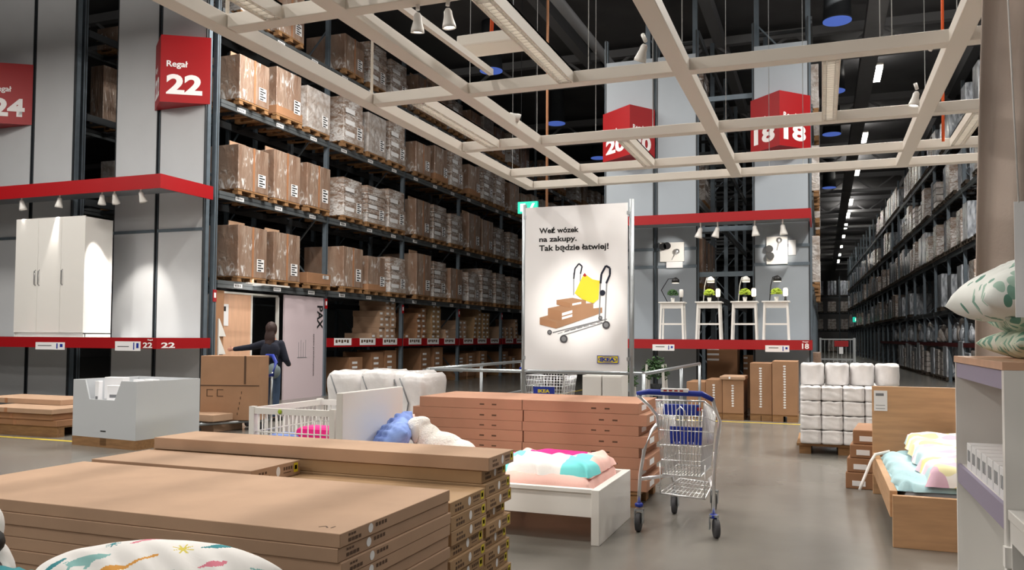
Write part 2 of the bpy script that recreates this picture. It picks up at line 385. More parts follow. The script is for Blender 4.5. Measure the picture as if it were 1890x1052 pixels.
def pallet_mesh(w, d):
    b = MB()
    for y in (-w / 2 + .07, 0, w / 2 - .07):
        for x in (-d / 2 + .08, 0, d / 2 - .08): b.box(x - .07, x + .07, y - .06, y + .06, .022, .1)
        b.box(-d / 2, d / 2, y - .06, y + .06, 0, .022)
    for x in (-d / 2 + .05, 0, d / 2 - .05): b.box(x - .05, x + .05, -w / 2, w / 2, .1, .12)
    for i in range(6):
        x = -d / 2 + .06 + i * (d - .12) / 5; b.box(x - .055, x + .055, -w / 2, w / 2, .12, .14)
    return b
def sticker(b, x, y0, y1, z0, z1, mi, mk):
    b.box(x, x + .004, y0, y1, z0, z1, mi)
    n = 5
    for i in range(n):
        z = z0 + (z1 - z0) * (i + .5) / n; b.box(x + .004, x + .0055, y0 + (y1 - y0) * .12, y1 - (y1 - y0) * (.12 if i % 2 else .4), z - (z1 - z0) * .05, z + (z1 - z0) * .05, mk)
def load(kind):
    """a pallet with its wrapped goods; the front looks along +x"""
    w, d = .96, 1.15
    t = thing('pallet_load', 'x', 'pallet of goods')
    pallet_mesh(w, d).build('pallet', 'pal', t)
    hs = {'tall': [1.28], 'mid': [1.02], 'two': [.6, .58], 'layers': [1.2], 'low': [.3], 'crate': [.2, .92], 'milky': [1.15], 'flap': [1.1]}[kind]
    z = .14
    for i, h in enumerate(hs):
        b = MB(); j = .03 * (i % 2)
        if kind == 'layers':
            n = 8
            for q in range(n): e = .012 * (q % 2); b.box(-d / 2 + e, d / 2 - e, -w / 2 + e, w / 2 - e, z + h * q / n, z + h * (q + 1) / n - .006)
        else: b.box(-d / 2 + j, d / 2 - j, -w / 2 + j, w / 2 - j, z, z + h)
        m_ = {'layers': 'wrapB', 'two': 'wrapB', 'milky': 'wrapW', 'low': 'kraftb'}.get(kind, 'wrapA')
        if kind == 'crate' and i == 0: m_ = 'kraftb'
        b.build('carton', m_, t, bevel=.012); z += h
    if kind in ('flap', 'tall'):
        MB().box(d / 2 - .3, d / 2 - .28, -w / 2 + .05, w / 2 - .4, z, z + .12).build('flap', 'kraft', t)
    b = MB(); f = d / 2 + .002
    sticker(b, f, .14, .38, .3, .62 if z > 1 else .4, 0, 1)
    b.build('paper_label', ['paper', 'ink'], t)
    if kind in ('tall', 'mid', 'flap'):
        b = MB(); b.box(f, f + .003, -.03, .03, .14, z); b.build('tape', 'tape', t)
    if kind == 'two' or kind == 'layers':
        b = MB()
        for q in range(3): b.box(f, f + .003, -w / 2 + .08, -w / 2 + .5, .3 + q * .3, .42 + q * .3)
        b.build('lettering', 'paper', t)
    return t
DESC = {'tall': 'tall film-wrapped carton', 'mid': 'square film-wrapped carton', 'two': 'two film-wrapped cartons', 'layers': 'wrapped flat boxes', 'low': 'low carton', 'crate': 'carton on a tray', 'milky': 'milky film-wrapped goods', 'flap': 'carton with open flap'}
class Pool:
    def __init__(s, make): s.make, s.first = make, {}
    def place(s, kind, loc, rz, label, group, scale=None):
        if kind not in s.first:
            o = s.make(kind); s.first[kind] = o; o.location = loc; o.rotation_euler.z = rz
            o['label'] = label; o['group'] = group
            if scale: o.scale = scale
            return o
        return dup(s.first[kind], loc, rz, label, group, scale)
loads = Pool(load)

# rack 22, along the left aisle
XL, Y0L, BAY = -11.32, 13.25, 3.94
LV = [2.56, 4.36, 6.22, 8.08]
rack22 = rack('tall grey pallet rack with brown cartons beside the red number 22 sign', (XL, Y0L, 0), 0, 9, BAY, 1.15, LV, 1, 9.9)
fixed = {(0, 0): ['tall', 'tall', 'low'], (1, 0): ['flap', 'tall', 'mid'], (2, 0): ['flap', 'crate', 'milky'],
         (0, 1): ['mid', 'crate', 'two'], (1, 1): ['two', 'layers', 'two'], (2, 1): ['two', 'milky', 'two'],
         (0, 2): ['tall', 'layers', 'mid'], (1, 2): ['tall', 'layers', 'two']}
POS = ['front', 'middle', 'rear']
for lv, z in enumerate(LV):
    for bay in range(8):
        if bay > 4 and lv < 2: continue
        kinds = fixed.get((lv, bay)) or [rnd.choice(['tall', 'two', 'layers', 'mid', 'milky', 'crate']) for _ in range(3)]
        for q, kd in enumerate(kinds):
            if lv == 3 and rnd.random() < .15: continue
            y = Y0L + bay * BAY + .98 + q * 1.2 + rnd.uniform(-.03, .03)
            hgt = rnd.uniform(.8, 1.0)
            loads.place(kd, (XL - .44 + rnd.uniform(-.03, .03), y, z), rnd.uniform(-.02, .02),
                        '%s on pallet, %s of %s bay, %s level of rack 22' % (DESC[kd], POS[q], ORD[bay], ORD[lv]), 'pallet loads on rack 22', (1, 1, hgt))
# red price shelf and small flat cartons in the lower bays
def shelf_bay(y0, y1, name):
    t = thing('price_shelf', name, 'shelf', (XL, y0, 0), 0, 'price shelves of rack 22')
    L = y1 - y0
    MB().box(-1.1, .0, .06, L - .06, 1.34, 1.38).build('deck', 'beam', t)
    MB().box(0, .02, .05, L - .05, 1.18, 1.4).build('fascia', 'red', t)
    for i in range(3):
        y = .35 + i * (L - .3) / 3; b = MB().box(.021, .026, y, y + .8, 1.22, 1.4)
        for e in range(5): b.box(.026, .0275, y + .06 + e * .13, y + .15 + e * .13, 1.28 + .02 * (e % 2), 1.36, 1)
        b.build('price_tag', ['paper', 'inkb'], t)
    return t
def flat_box(kind):
    t = thing('flat_carton', 'x', 'carton')
    MB().box(-.85, 0, -.14, .14, 0, .155).build('carton', kind, t, bevel=.004)
    MB().box(.001, .004, -.11, .03, .05, .11).build('end_label', 'paper', t)
    return t
fboxes = Pool(flat_box)
for bay in range(1, 5):
    y0 = Y0L + bay * BAY
    shelf_bay(y0, y0 + BAY, 'red price shelf with white tags in the %s bay of rack 22' % ORD[bay])
    cols = {1: [(2.55, 1, 'kraft'), (2.95, 5, 'kraft'), (3.28, 7, 'kraft'), (3.6, 7, 'kraft')], 2: [(.5, 1, 'kraftb'), (1.3, 5, 'kraftb'), (1.62, 6, 'kraftb'), (2.3, 7, 'kraftg'), (2.65, 7, 'kraftg'), (3.3, 2, 'kraft')],
            3: [(.4, 4, 'kraft'), (.75, 4, 'kraft'), (1.7, 5, 'kraftg'), (2.1, 7, 'kraftg'), (2.5, 6, 'kraftg'), (2.85, 6, 'kraftg')]}.get(bay) or [(.4 + .5 * i, rnd.randint(1, 5), 'kraft') for i in range(5)]
    for c, (dy, n, mk) in enumerate(cols):
        for q in range(n):
            fboxes.place(mk, (XL - .12 + rnd.uniform(-.02, .02), y0 + dy, 1.381 + q * .157), 0, 'flat carton on the price shelf, %s up in %s pile, %s bay of rack 22' % (ORD[q], ORD[c], ORD[bay]), 'flat cartons on the price shelves')
    low = {1: [(1.6, .9), (2.7, 1.02), (3.45, 1.06)], 2: [(1.7, 1.1), (2.6, 1.12)], 3: [(.5, .85), (1.3, .9), (2.4, .95)]}.get(bay) or [(.6, .9), (1.6, .7), (2.8, 1.0)]
    for c, (dy, h) in enumerate(low):
        t = thing('floor_carton', 'upright carton under the price shelf, %s in %s bay of rack 22' % (ORD[c], ORD[bay]), 'carton', (XL - .1, y0 + dy, 0), 0, 'upright cartons below the price shelves')
        MB().box(-.9, 0, -.32, .32, .1, h).build('carton', 'kraftb', t, bevel=.006)
        MB().box(-.88, -.02, -.3, .3, 0, .1).build('plinth', 'pal', t)
        b = MB()
        for e in range(5): b.box(.001, .004, -.2, .05, .25 + e * (h - .3) / 5, .31 + e * (h - .3) / 5)
        b.build('end_label', 'paper', t)

# grey end panels of the left block, second rack in the gap
def end_panel(x0, x1, y, z1, m_, label, rails=()):
    t = thing('end_panel', label, 'panel', ((x0 + x1) / 2, y, 0), 0, 'end panels')
    h = (x1 - x0) / 2
    MB().box(-h, h, 0, .035, .03, z1).build('sheet', m_, t)
    b = MB()
    for s in (-1, 1): b.box(s * h - .035, s * h + .035, .036, .13, 0, z1 + .5).box(s * h - .012, s * h + .012, -.006, .036, 0, z1 + .5, 1)
    b.build('edge_post', ['steel', 'dark'], t)
    for z in rails: MB().box(-h, h, -.02, 0, z - .03, z + .03).build('rail', 'steel', t)
    return t
YE = 13.0
for (a, b_), lb in zip(((-12.55, -11.42), (-13.72, -12.63), (-16.06, -14.92), (-17.3, -16.14), (-18.5, -17.38)), ('beside the cartons of rack 22', 'right of the dark gap', 'left of the dark gap', 'behind the number 24 sign', 'left of the number 24 sign')):
    end_panel(a, b_, YE, 9.7, 'panel', 'tall grey end panel ' + lb, (3.55,))
rackb = rack('dark rack seen through the gap between grey end panels', (-13.62, 13.3, 0), 0, 4, 2.9, 1.05, [2.5, 4.4, 6.25, 8.1], -1, 9.6, False)
rackb.location.x = -16.0; rackb.rotation_euler.z = 0
for i, (kd, x, y, z, sx, h) in enumerate((('tall', -15.65, 14.7, 6.25, .34, 1.0), ('milky', -15.5, 15.2, 4.4, .9, .9), ('mid', -15.5, 15.0, 8.1, .9, .5), ('mid', -15.5, 17.4, 2.5, .9, .9))):
    loads.place(kd, (x, y, z), PI, '%s on pallet in the dark gap, %s beam level' % (('narrow brown carton', 'milky wrapped block', 'low dark carton', 'square dark carton')[i], ('third', 'second', 'fourth', 'first')[i]), 'loads in the dark gap', (sx, .95, h))

# number signs
def sign(label, num, x0, x1, xa, yw, ya, z0, z1, left=True):
    t = thing('number_sign', label, 'sign', (xa, yw, 0), 0, 'red aisle number signs')
    A, B, C_ = Vector((x0 - xa, -.01, z0)), Vector((0, ya - yw, z0)), Vector((x1 - xa, -.01, z0)); H = z1 - z0
    MB().prism([(A.x, A.y), (B.x, B.y), (C_.x, C_.y)], (0, 0, z0), (1, 0, 0), (0, 1, 0), (0, 0, 1), H).build('body', 'red', t)
    for P, Q in (((A, B), (B, C_)) if left else ((B, C_),)):
        L = (Q - P).length; U = (Q - P).normalized(); V = Vector((0, 0, 1))
        txt(num, P + U * L * .12 + V * H * .12, U, V, L * .72, H * .3, 'wtxt', t, 'number', .04, .004)
        txt('Regał', P + U * L * .12 + V * H * .5, U, V, L * .42, H * .12, 'wtxt', t, 'lettering', .022, .004)
    return t
sign('red wedge sign with white number 22 beside the cartons', '22', -12.7, -11.3, -12.1, YE, 12.5, 6.02, 7.35)
sign('red wedge sign with white number 24 beside the dark gap', '24', -17.55, -16.13, -16.9, YE, 12.5, 6.02, 7.35)
YB = 17.3
sign('red wedge sign with white number 20 above the poster', '20', -4.42, -3.29, -3.7, YB, 16.7, 5.25, 6.3)
sign('red wedge sign with white number 18 beside the long aisle', '18', -1.33, -.18, -.74, YB, 16.7, 5.22, 6.3)

# red canopies and red shelf fronts
def canopy(label, x0, x1, yf, yb, z0, z1, group):
    t = thing('display_canopy', label, 'canopy', (x1, yb, 0), 0, group)
    L = x0 - x1; D = yf - yb
    MB().box(L, 0, D, D + .03, z0, z1).box(-.03, 0, D + .03, -.02, z0, z1).build('fascia', 'red', t)
    MB().box(L, -.03, D + .03, -.02, z1 - .06, z1 - .03).build('soffit', 'soffit', t)
    return t
def platform(label, x0, x1, yf, yb, z0, z1, tags_, group):
    t = thing('display_shelf', label, 'shelf', (x1, yb, 0), 0, group)
    L = x0 - x1; D = yf - yb
    MB().box(L, 0, D, D + .03, z0, z1).box(-.03, 0, D + .03, -.02, z0, z1).build('fascia', 'red', t)
    MB().box(L, -.03, D + .03, -.02, z1 - .06, z1 - .005).build('deck', 'panel', t)
    for a, w_, h_ in tags_:
        b = MB().box(a - x1, a + w_ - x1, D - .006, D, z0 - .04, z0 + h_); zz = z0 + .03
        b.box(a - x1 + .06, a + w_ * .55 - x1, D - .008, D - .006, zz, zz + .012, 1).box(a + w_ * .72 - x1, a + w_ * .76 - x1, D - .008, D - .006, z0 - .02, z0 + h_ - .02, 2).box(a + w_ * .84 - x1, a + w_ * .93 - x1, D - .008, D - .006, z0 + .01, z0 + h_ - .03, 2)
        b.build('info_tag', ['paper', 'ink', 'blue'], t)
    return t
canopy('red canopy over the white wardrobe', -18.5, -11.17, 11.6, YE, 4.11, 4.37, 'red canopies')
pf = platform('red shelf carrying the white wardrobe', -18.5, -11.17, 11.6, YE, 1.2, 1.4, [(-14.13, .75, .1), (-12.14, .6, .13)], 'red display shelves')
txt('22', (-.31, -1.408, 1.215), (1, 0, 0), (0, 0, 1), .22, .1, 'wtxt', pf, 'number', .03, .004)
txt('Regał', (-.2, -1.408, 1.34), (1, 0, 0), (0, 0, 1), .12, .035, 'wtxt', pf, 'lettering', .03, .004)
txt('22', (.002, -1.3, 1.215), (0, 1, 0), (0, 0, 1), .34, .1, 'wtxt', pf, 'number', .03, .004)
canopy('red canopy over the white bedside tables', -4.5, -.17, 15.9, YB, 3.66, 3.84, 'red canopies')
pf = platform('red shelf carrying four white bedside tables', -4.5, -.17, 15.9, YB, 1.25, 1.43, [(-3.07, .42, .08), (-.98, .42, .08)], 'red display shelves')
txt('18', (-.17, -1.408, 1.27), (1, 0, 0), (0, 0, 1), .12, .1, 'wtxt', pf, 'number', .03, .004)
txt('Regał', (-.16, -1.408, 1.385), (1, 0, 0), (0, 0, 1), .1, .025, 'wtxt', pf, 'lettering', .03, .004)

def spot(x, y, z, zt, label, target=None, power=0, ang=50, group=None, arm=0, tilt=None, blend=.6):
    t = thing('spot_lamp', label, 'lamp', (x, y, z), 0, group)
    d = (Vector(tilt) if tilt else Vector((0, 0, -1))).normalized(); k_ = .54 if y < 11 else .9
    MB().lathe(-d * .02, [(a_ * k_, b_ * k_) for a_, b_ in [(.025, -.06), (.045, -.03), (.05, .03), (.075, .12), (.08, .16), (.07, .16), (.045, .1)]], 18, axis=d).build('shade', 'white', t)
    MB().lathe(d * .09 * k_, [(.05 * k_, 0), (.05 * k_, .012)], 14, axis=d).build('bulb', 'glow', t)
    MB().tube([-d * .07, (0, 0, zt - z)], .014, 6).build('stem', 'white', t)
    if power: light('spot_light', 'SPOT', (x + d.x * .2, y + d.y * .2, z + d.z * .2), power, t, color=(1, .93, .84), target=target, spot=ang, blend=blend)
    return t
for i, (x, tg, pw, an) in enumerate(((-14.75, (-14.6, 12.2, 1.4), 120, 48), (-13.76, (-13.95, 11.75, 2.9), 340, 26), (-12.68, (-13.08, 12.1, 2.4), 480, 34), (-12.36, (-12.9, 13, 1.6), 200, 50), (-11.72, (-11.9, 13, 1.7), 0, 60))):
    spot(x, 11.72 if i else 11.72, 4.02, 4.31, 'white spot under the red wardrobe canopy, %s from the corner' % ORD[4 - i], tg, pw, an, 'spots under the red canopies', tilt=(Vector(tg) - Vector((x, 11.72, 4.02))))

# white wardrobe on the red shelf
t = thing('wardrobe', 'white three-door wardrobe standing on the red shelf', 'wardrobe', (-13.1, 12.4, 1.4))
W_, D_, H_ = 1.82, .64, 2.32
MB().box(-W_, -W_ + .02, -D_, 0, 0, H_).box(-.02, 0, -D_, 0, 0, H_).box(-W_, 0, -D_, 0, H_ - .02, H_).box(-W_, 0, -D_, 0, .06, .08).box(-W_, 0, -.01, 0, 0, H_).box(-W_, 0, -D_ + .02, -D_ + .04, 0, .075).build('body', 'white', t)
for i in range(3):
    x0 = -W_ + .005 + i * W_ / 3; dr = MB().box(x0, x0 + W_ / 3 - .006, -D_ - .02, -D_, .085, H_ - .005).build('door', 'white', t, bevel=.002)
    hx = x0 + (W_ / 3 - .05 if i == 0 else .05 if i == 1 else .05)
    MB().tube([(hx, -D_ - .022, 1.0), (hx, -D_ - .05, 1.02), (hx, -D_ - .05, 1.28), (hx, -D_ - .022, 1.3)], .009, 8).build('handle', 'sil', dr)

# ------------------------------------------------------------------ goods in front of the left block
def thin_labels(b, x, y0, y1, z0, z1): pass
def bin_box():
    t = thing('cardboard_bin', 'big light grey bin with a cut-out front full of white parts', 'bin', (-8.62, 8.62, 0), -.1)
    MB().box(-.6, .6, -.5, .5, .0, .022).box(-.6, .6, -.5, -.4, .022, .12).box(-.6, .6, .4, .5, .022, .12).box(-.6, -.5, -.4, .4, .022, .12).box(.5, .6, -.4, .4, .022, .12).box(-.06, .06, -.5, .5, .022, .12).build('pallet', 'pal', t)
    z0, z1 = .12, .86
    b = MB()
    b.prism([(-.6, z0), (.6, z0), (.6, z1), (.32, z1), (.2, z1 - .25), (-.28, z1 - .25), (-.37, z1), (-.6, z1)], (0, -.5, 0), (1, 0, 0), (0, 0, 1), (0, 1, 0), .02)
    b.box(-.6, .6, .5, .52, z0, z1).box(-.6, -.58, -.48, .5, z0, z1).box(.58, .6, -.48, .5, z0, z1)
    b.build('wall_board', 'bin', t)
    MB().box(-.05, .05, -.503, -.5, .2, .215).build('printed_mark', 'ink', t)
    return t
bin_box()
for i, (x, y, z, s, r) in enumerate(((-8.75, 8.4, .62, (.22, .05, .18), .2), (-8.5, 8.3, .62, (.16, .05, .14), -.3), (-8.9, 8.55, .66, (.3, .06, .24), .1), (-8.35, 8.6, .66, (.2, .05, .22), -.2), (-8.95, 8.3, .6, (.05, .05, .26), .3), (-8.6, 8.75, .66, (.34, .05, .2), 0))):
    t = thing('boxed_part', 'small white packet in the grey bin, %s of six' % ORD[i], 'packet', (x, y, z - .02), r, 'white packets in the grey bin')
    MB().box(-s[0] / 2, s[0] / 2, -s[1], s[1], -.05, s[2]).build('packet', 'paper', t, bevel=.006)
    MB().box(-s[0] * .3, s[0] * .3, -s[1] - .002, -s[1], .02, .06).build('lettering', 'soffit', t)
MB().box(-9.1, -8.1, 8.2, 9.05, .13, .56).build('bin_filling', 'paper', kind='stuff')
tag(bpy.data.objects['bin_filling'], 'white loose packing filling the big grey bin', 'packing')
t = thing('timber_pallet', 'low wooden pallet under flat brown boards beside the grey bin', 'pallet', (-10.72, 9.2, 0))
for y in (-.5, 0, .5): MB().box(-.65, .65, y - .06, y + .06, 0, .13).build('runner', 'pal', t)
MB().box(-.65, .65, -.56, .56, .13, .15).build('deck', 'pal', t)
for i, (x0, x1, y0, y1, z0, z1) in enumerate(((-11.4, -10.06, 8.62, 9.75, .15, .24), (-11.45, -10.12, 8.6, 9.7, .24, .33), (-11.5, -10.08, 8.55, 9.72, .33, .4), (-12.2, -10.55, 9.1, 9.8, .4, .48))):
    t = thing('board_pack', 'flat brown board pack on the low pallet, %s from the bottom' % ORD[i], 'carton', (x0, y0, z0), 0, 'board packs on the low pallet')
    MB().box(0, x1 - x0, 0, y1 - y0, 0, z1 - z0 - .003).build('carton', 'kraftb' if i < 2 else 'kraft', t, bevel=.004)
    MB().box(.5, .56, -.002, 0, 0, z1 - z0 - .003).build('tape', 'tape', t)
for (x, y, z, lx, ly, lz, lb) in ((-8.95, 10.35, 0, .9, .6, .18, 'wide carton lying behind the flat trolley'), (-8.85, 10.05, .18, 1.0, .4, .1, 'flat labelled carton lying on another by the flat trolley')):
    t = thing('flat_pack', lb, 'carton', (x, y, z), -.08, 'flat cartons by the rack post')
    MB().box(-lx / 2, lx / 2, -ly / 2, ly / 2, 0, lz - .002).build('carton', 'kraft', t, bevel=.004)
    b = MB()
    for e in range(5): b.box(-lx / 2 + .03 + e * .06, -lx / 2 + .075 + e * .06, -ly / 2 - .002, -ly / 2, .03, .07)
    b.build('end_label', 'paper', t)

# flat trolley with the big carton
t = thing('flat_trolley', 'flat grey tube trolley with blue handle loop under the big carton', 'trolley', (-8.62, 10.35, 0), -.45)
b = MB()
for x in (-.26, 0, .26): b.tube([(x, -.62, .135), (x, .62, .135)], .022, 8)
for y in (-.62, -.2, .2, .62): b.tube([(-.26, y, .135), (.26, y, .135)], .018, 8)
b.build('deck', 'galv', t)
for s in (-1, 1):
    MB().tube([(s * .25, .62, .135), (s * .25, .65, .5), (s * .24, .67, .88)], .02, 8).build('handle_post', 'galv', t)
    for y in (-.5, .5):
        wl = MB().lathe((s * .22 - .02, y, .05), [(.02, 0), (.05, 0), (.05, .035), (.02, .035)], 16, axis=(1, 0, 0)).build('wheel', 'rubber', t)
        MB().box(s * .22 - .035, s * .22 - .022, y - .02, y + .02, .05, .12).build('fork', 'galv', wl)
MB().tube([(-.25, .67, .83), (-.24, .73, 1.03), (-.1, .75, 1.13), (.1, .75, 1.13), (.24, .73, 1.03), (.25, .67, .83), (0, .66, .8)], .03, 10, closed=True).build('handle', 'blue', t)
t = thing('big_carton', 'big brown carton standing upright on the flat trolley', 'carton', (-8.5, 10.4, .158), .3)
MB().box(-.46, .46, -.12, .28, 0, .98).build('carton', 'kraftd', t, bevel=.006)
b = MB().box(-.46, .46, -.124, -.12, .52, .535).box(.22, .25, -.124, -.12, .55, .98)
for e in range(5): b.box(.12 + .015 * e, .13 + .015 * e, -.124, -.12, .08 + e * .08, .12 + e * .08)
for a in ((-.36, .42), (-.2, .42)): b.box(a[0], a[0] + .1, -.124, -.12, .36, .37).box(a[0], a[0] + .1, -.124, -.12, .46, .47).box(a[0], a[0] + .012, -.124, -.12, .36, .47)
b.build('lettering', 'inkb', t)

# wardrobe display in the first bay of rack 22
t = thing('board_display', 'tall white wardrobe frame with beech back board in the rack bay', 'display frame', (-11.5, 13.65, 0))
MB().box(-.5, 0, 0, .05, 0, 2.36).box(-.07, 0, 1.9, 1.94, 0, 2.36).box(-.5, 0, .05, 1.94, 2.32, 2.36).build('frame', 'white', t)
MB().box(-.1, -.06, .05, 1.02, .02, 2.32).build('back_board', 'beech', t)
MB().box(-.055, -.05, .1, .3, 1.65, 2.1).box(-.05, -.048, .14, .22, 1.95, 2.05, 1).build('price_sheet', ['paper', 'ink'], t)
MB().box(-.1, -.04, 1.02, 1.06, .02, 2.32).build('edge_strip', 'white', t)
t = thing('bracket_rack', 'brown upright board with white triangular brackets by the rack post', 'display board', (-11.36, 13.42, 0))
MB().box(-.05, .0, -.1, .16, 0, 2.36).build('board', 'kraftb', t)
for i in range(4):
    MB().prism([(0, 0), (.22, 0), (.2, .04), (.02, .36), (0, .36)], (.001, -.02, .35 + i * .36), (0, 1, 0), (0, 0, 1), (1, 0, 0), .03).build('bracket', 'white', t)
t = thing('sign_board', 'tall lilac-white sign board with sideways lettering in the rack bay', 'sign', (-11.36, 15.6, 0))
MB().box(-.04, 0, 0, 1.62, 0, 2.38).build('board', 'lav', t)
txt('PAX', (.003, 1.28, 2.18), (0, 0, -1), (0, 1, 0), .56, .24, 'ink', t, 'lettering', .03)
txt('system przechowywania', (.003, 1.12, 1.5), (0, 0, -1), (0, 1, 0), 1.0, .07, 'ink', t, 'lettering', .01)
b = MB()
for e in range(4): b.box(.002, .004, .55 + e * .09, .56 + e * .09, .95, 1.3 + .06 * (e % 2))
b.box(.002, .004, .5, .88, .94, .955).build('drawing', 'soffit', t)
light('bay_light', 'AREA', (-10.9, 14.4, 2.48), 11, rack22, (.1, 1.4), target=(-11.5, 14.3, 1.2))
t = thing('strip_lamp', 'slim lamp strip lighting the beech board from above', 'lamp', (-10.9, 14.4, 2.5))
MB().box(-.03, .03, -.7, .7, 0, .03).box(-.42, -.03, -.02, .02, .01, .03).build('housing', 'white', t)

# person behind the trolley, seen from behind, left arm stretched to the board
PX_, PY_ = -8.8, 11.75
t = thing('person', 'person in navy jacket reaching out an arm beside the sign board', 'person', (PX_, PY_, 0), .05)
b = MB()
b.caps((0, .0, 1.34), (0, 0, 1.46), .055, .05).ell((-.01, .01, 1.55), (.078, .095, .115)).ell((-.02, .1, 1.53), (.014, .02, .02))
b.caps((-.74, -.02, 1.215), (-.79, -.02, 1.21), .03, .032)
for i, (dz, L) in enumerate(((.03, .075), (.012, .085), (-.006, .08), (-.024, .065))): b.caps((-.8, -.02, 1.21 + dz), (-.8 - L, -.03, 1.2 + dz * 1.2), .0095, .0085, 8)
b.caps((-.77, -.03, 1.23), (-.81, -.05, 1.27), .01, .009, 8)
b.caps((0, 0, 1.36), (0, 0, .9), .08, .09).caps((-.02, 0, 1.33), (-.17, 0, 1.31), .05, .05).caps((-.17, 0, 1.31), (-.42, -.01, 1.25), .05, .04).caps((-.42, -.01, 1.25), (-.74, -.02, 1.215), .04, .03)
b.caps((.02, 0, 1.33), (.17, 0, 1.31), .05, .05).caps((.17, 0, 1.31), (.26, .02, 1.05), .05, .04).caps((.26, .02, 1.05), (.2, .2, .96), .04, .03).caps((.2, .2, .96), (.18, .27, .95), .03, .028)
for s in (-1, 1): b.caps((s * .05, 0, .92), (s * .085, 0, .84), .06, .06).caps((s * .085, 0, .84), (s * .09, .02, .48), .06, .05).caps((s * .09, .02, .48), (s * .095, -.02, .08), .05, .04)
b.build('body', 'skin', t, remesh=.012)
b = MB()
b.ell((0, 0, 1.18), (.2, .135, .2)).ell((0, 0, .98), (.19, .13, .2)).ell((0, 0, 1.31), (.17, .1, .08))
b.caps((-.17, 0, 1.31), (-.42, -.01, 1.25), .07, .056).caps((-.42, -.01, 1.25), (-.73, -.02, 1.215), .056, .042)
b.caps((.17, 0, 1.31), (.26, .02, 1.05), .07, .058).caps((.26, .02, 1.05), (.2, .2, .96), .056, .045)
b.ell((.12, -.12, 1.18), (.1, .07, .16)).ell((-.02, -.13, 1.15), (.12, .06, .17))
b.build('jacket', 'navy', t, remesh=.016)
b = MB().ell((0, 0, .86), (.165, .125, .12))
for s in (-1, 1): b.caps((s * .085, 0, .84), (s * .09, .02, .48), .085, .062).caps((s * .09, .02, .48), (s * .095, -.02, .1), .062, .048)
b.build('jeans', 'denim', t, remesh=.014)
for s in (-1, 1): MB().ell((s * .1, .06, .045), (.045, .13, .045)).box(s * .1 - .04, s * .1 + .04, -.06, .17, 0, .02).build('shoe', 'black', t, remesh=.01)
MB().ell((0, -.03, 1.57), (.098, .1, .125)).ell((0, -.07, 1.42), (.1, .06, .16)).ell((.0, -.085, 1.3), (.085, .05, .12)).build('hair', 'hair', t, remesh=.012)
t = thing('shoulder_bag', 'grey-blue bag hanging low at the side of the person', 'bag', (PX_ + .17, PY_ - .17, .74))
MB().ell((0, 0, .12), (.13, .07, .13)).build('pouch', 'satchel', t)
MB().tube([(-.1, 0, .2), (-.08, .02, .34), (.02, .03, .4), (.1, .0, .2)], .012, 6).build('strap', 'navy', t)

# ------------------------------------------------------------------ right block (18 / 20), panels, rack and display
for (a, b_), lb, z1 in zip(((-4.36, -3.32), (-3.24, -2.42), (-1.27, -.22)), ('behind the number 20 sign', 'left of the dark display gap', 'behind the number 18 sign'), (7.42, 7.42, 7.42)):
    end_panel(a, b_, YB, z1, 'panelb', 'tall pale grey end panel ' + lb, (2.95, 3.32))
rack18 = rack('dark grey pallet rack along the long aisle behind the number 18 sign', (-.17, YB + .2, 0), 0, 8, 2.95, 1.1, [2.5, 4.4, 6.2, 8.0], 1, 8.7, False)
rack20 = rack('dark grey pallet rack behind the number 20 sign', (-2.42, YB + .2, 0), 0, 4, 2.95, 1.1, [2.5, 4.4, 6.2, 8.0], 1, 8.7, False)
for i, z in enumerate((2.78, 3.72, 6.45, 7.25)):
    tag(MB().box(-2.4, -1.24, YB + .1, YB + .16, z - .05, z + .05).build('tie_bar', 'steel'), 'horizontal steel tie bar bridging the dark display gap, %s from below' % ORD[i], 'rack tie', 'tie bars of the display gap')
for i, (y, z, kd) in enumerate(((18.6, 0, 'tall'), (18.4, 2.5, 'milky'), (19.75, 2.5, 'layers'), (18.5, 4.4, 'milky'), (19.7, 4.4, 'two'), (18.8, 6.2, 'milky'), (21.3, 6.2, 'milky'), (21.8, 0, 'milky'), (21.6, 2.5, 'milky'), (22.6, 4.4, 'milky'), (22.6, 6.2, 'milky'), (24.8, 2.5, 'milky'), (25.0, 4.4, 'milky'))):
    loads.place(kd, (-.6, y, z), 0, 'wrapped load edge beside the long aisle behind the number 18 sign', 'loads on the number 18 rack')
for i, (y, z, kd) in enumerate(((19.0, 4.4, 'two'), (18.5, 2.5, 'mid'), (19.8, 2.5, 'mid'), (18.8, 6.2, 'layers'))):
    loads.place(kd, (-2.98, y, z), 0, 'load in the dark display gap, %s of those on its %s side' % (ORD[i], 'inner'), 'loads inside the display gap')
for i, (x, y, lx, h, hh) in enumerate(((-1.95, 17.9, .62, 1.28, 'large'), (-1.4, 18.2, .3, 1.1, 'slim'))):
    t = thing('tall_carton', '%s brown carton standing in the dark gap below the red shelf' % hh, 'carton', (x, y, 0))
    MB().box(-lx / 2, lx / 2, -.3, .3, 0, h).build('carton', 'kraftb', t, bevel=.006)
    for e in range(3): MB().box(-lx / 2 + .01, -.06, -.303, -.3, h - .07 - e * .11, h - .03 - e * .11).build('lettering', 'paper', t)
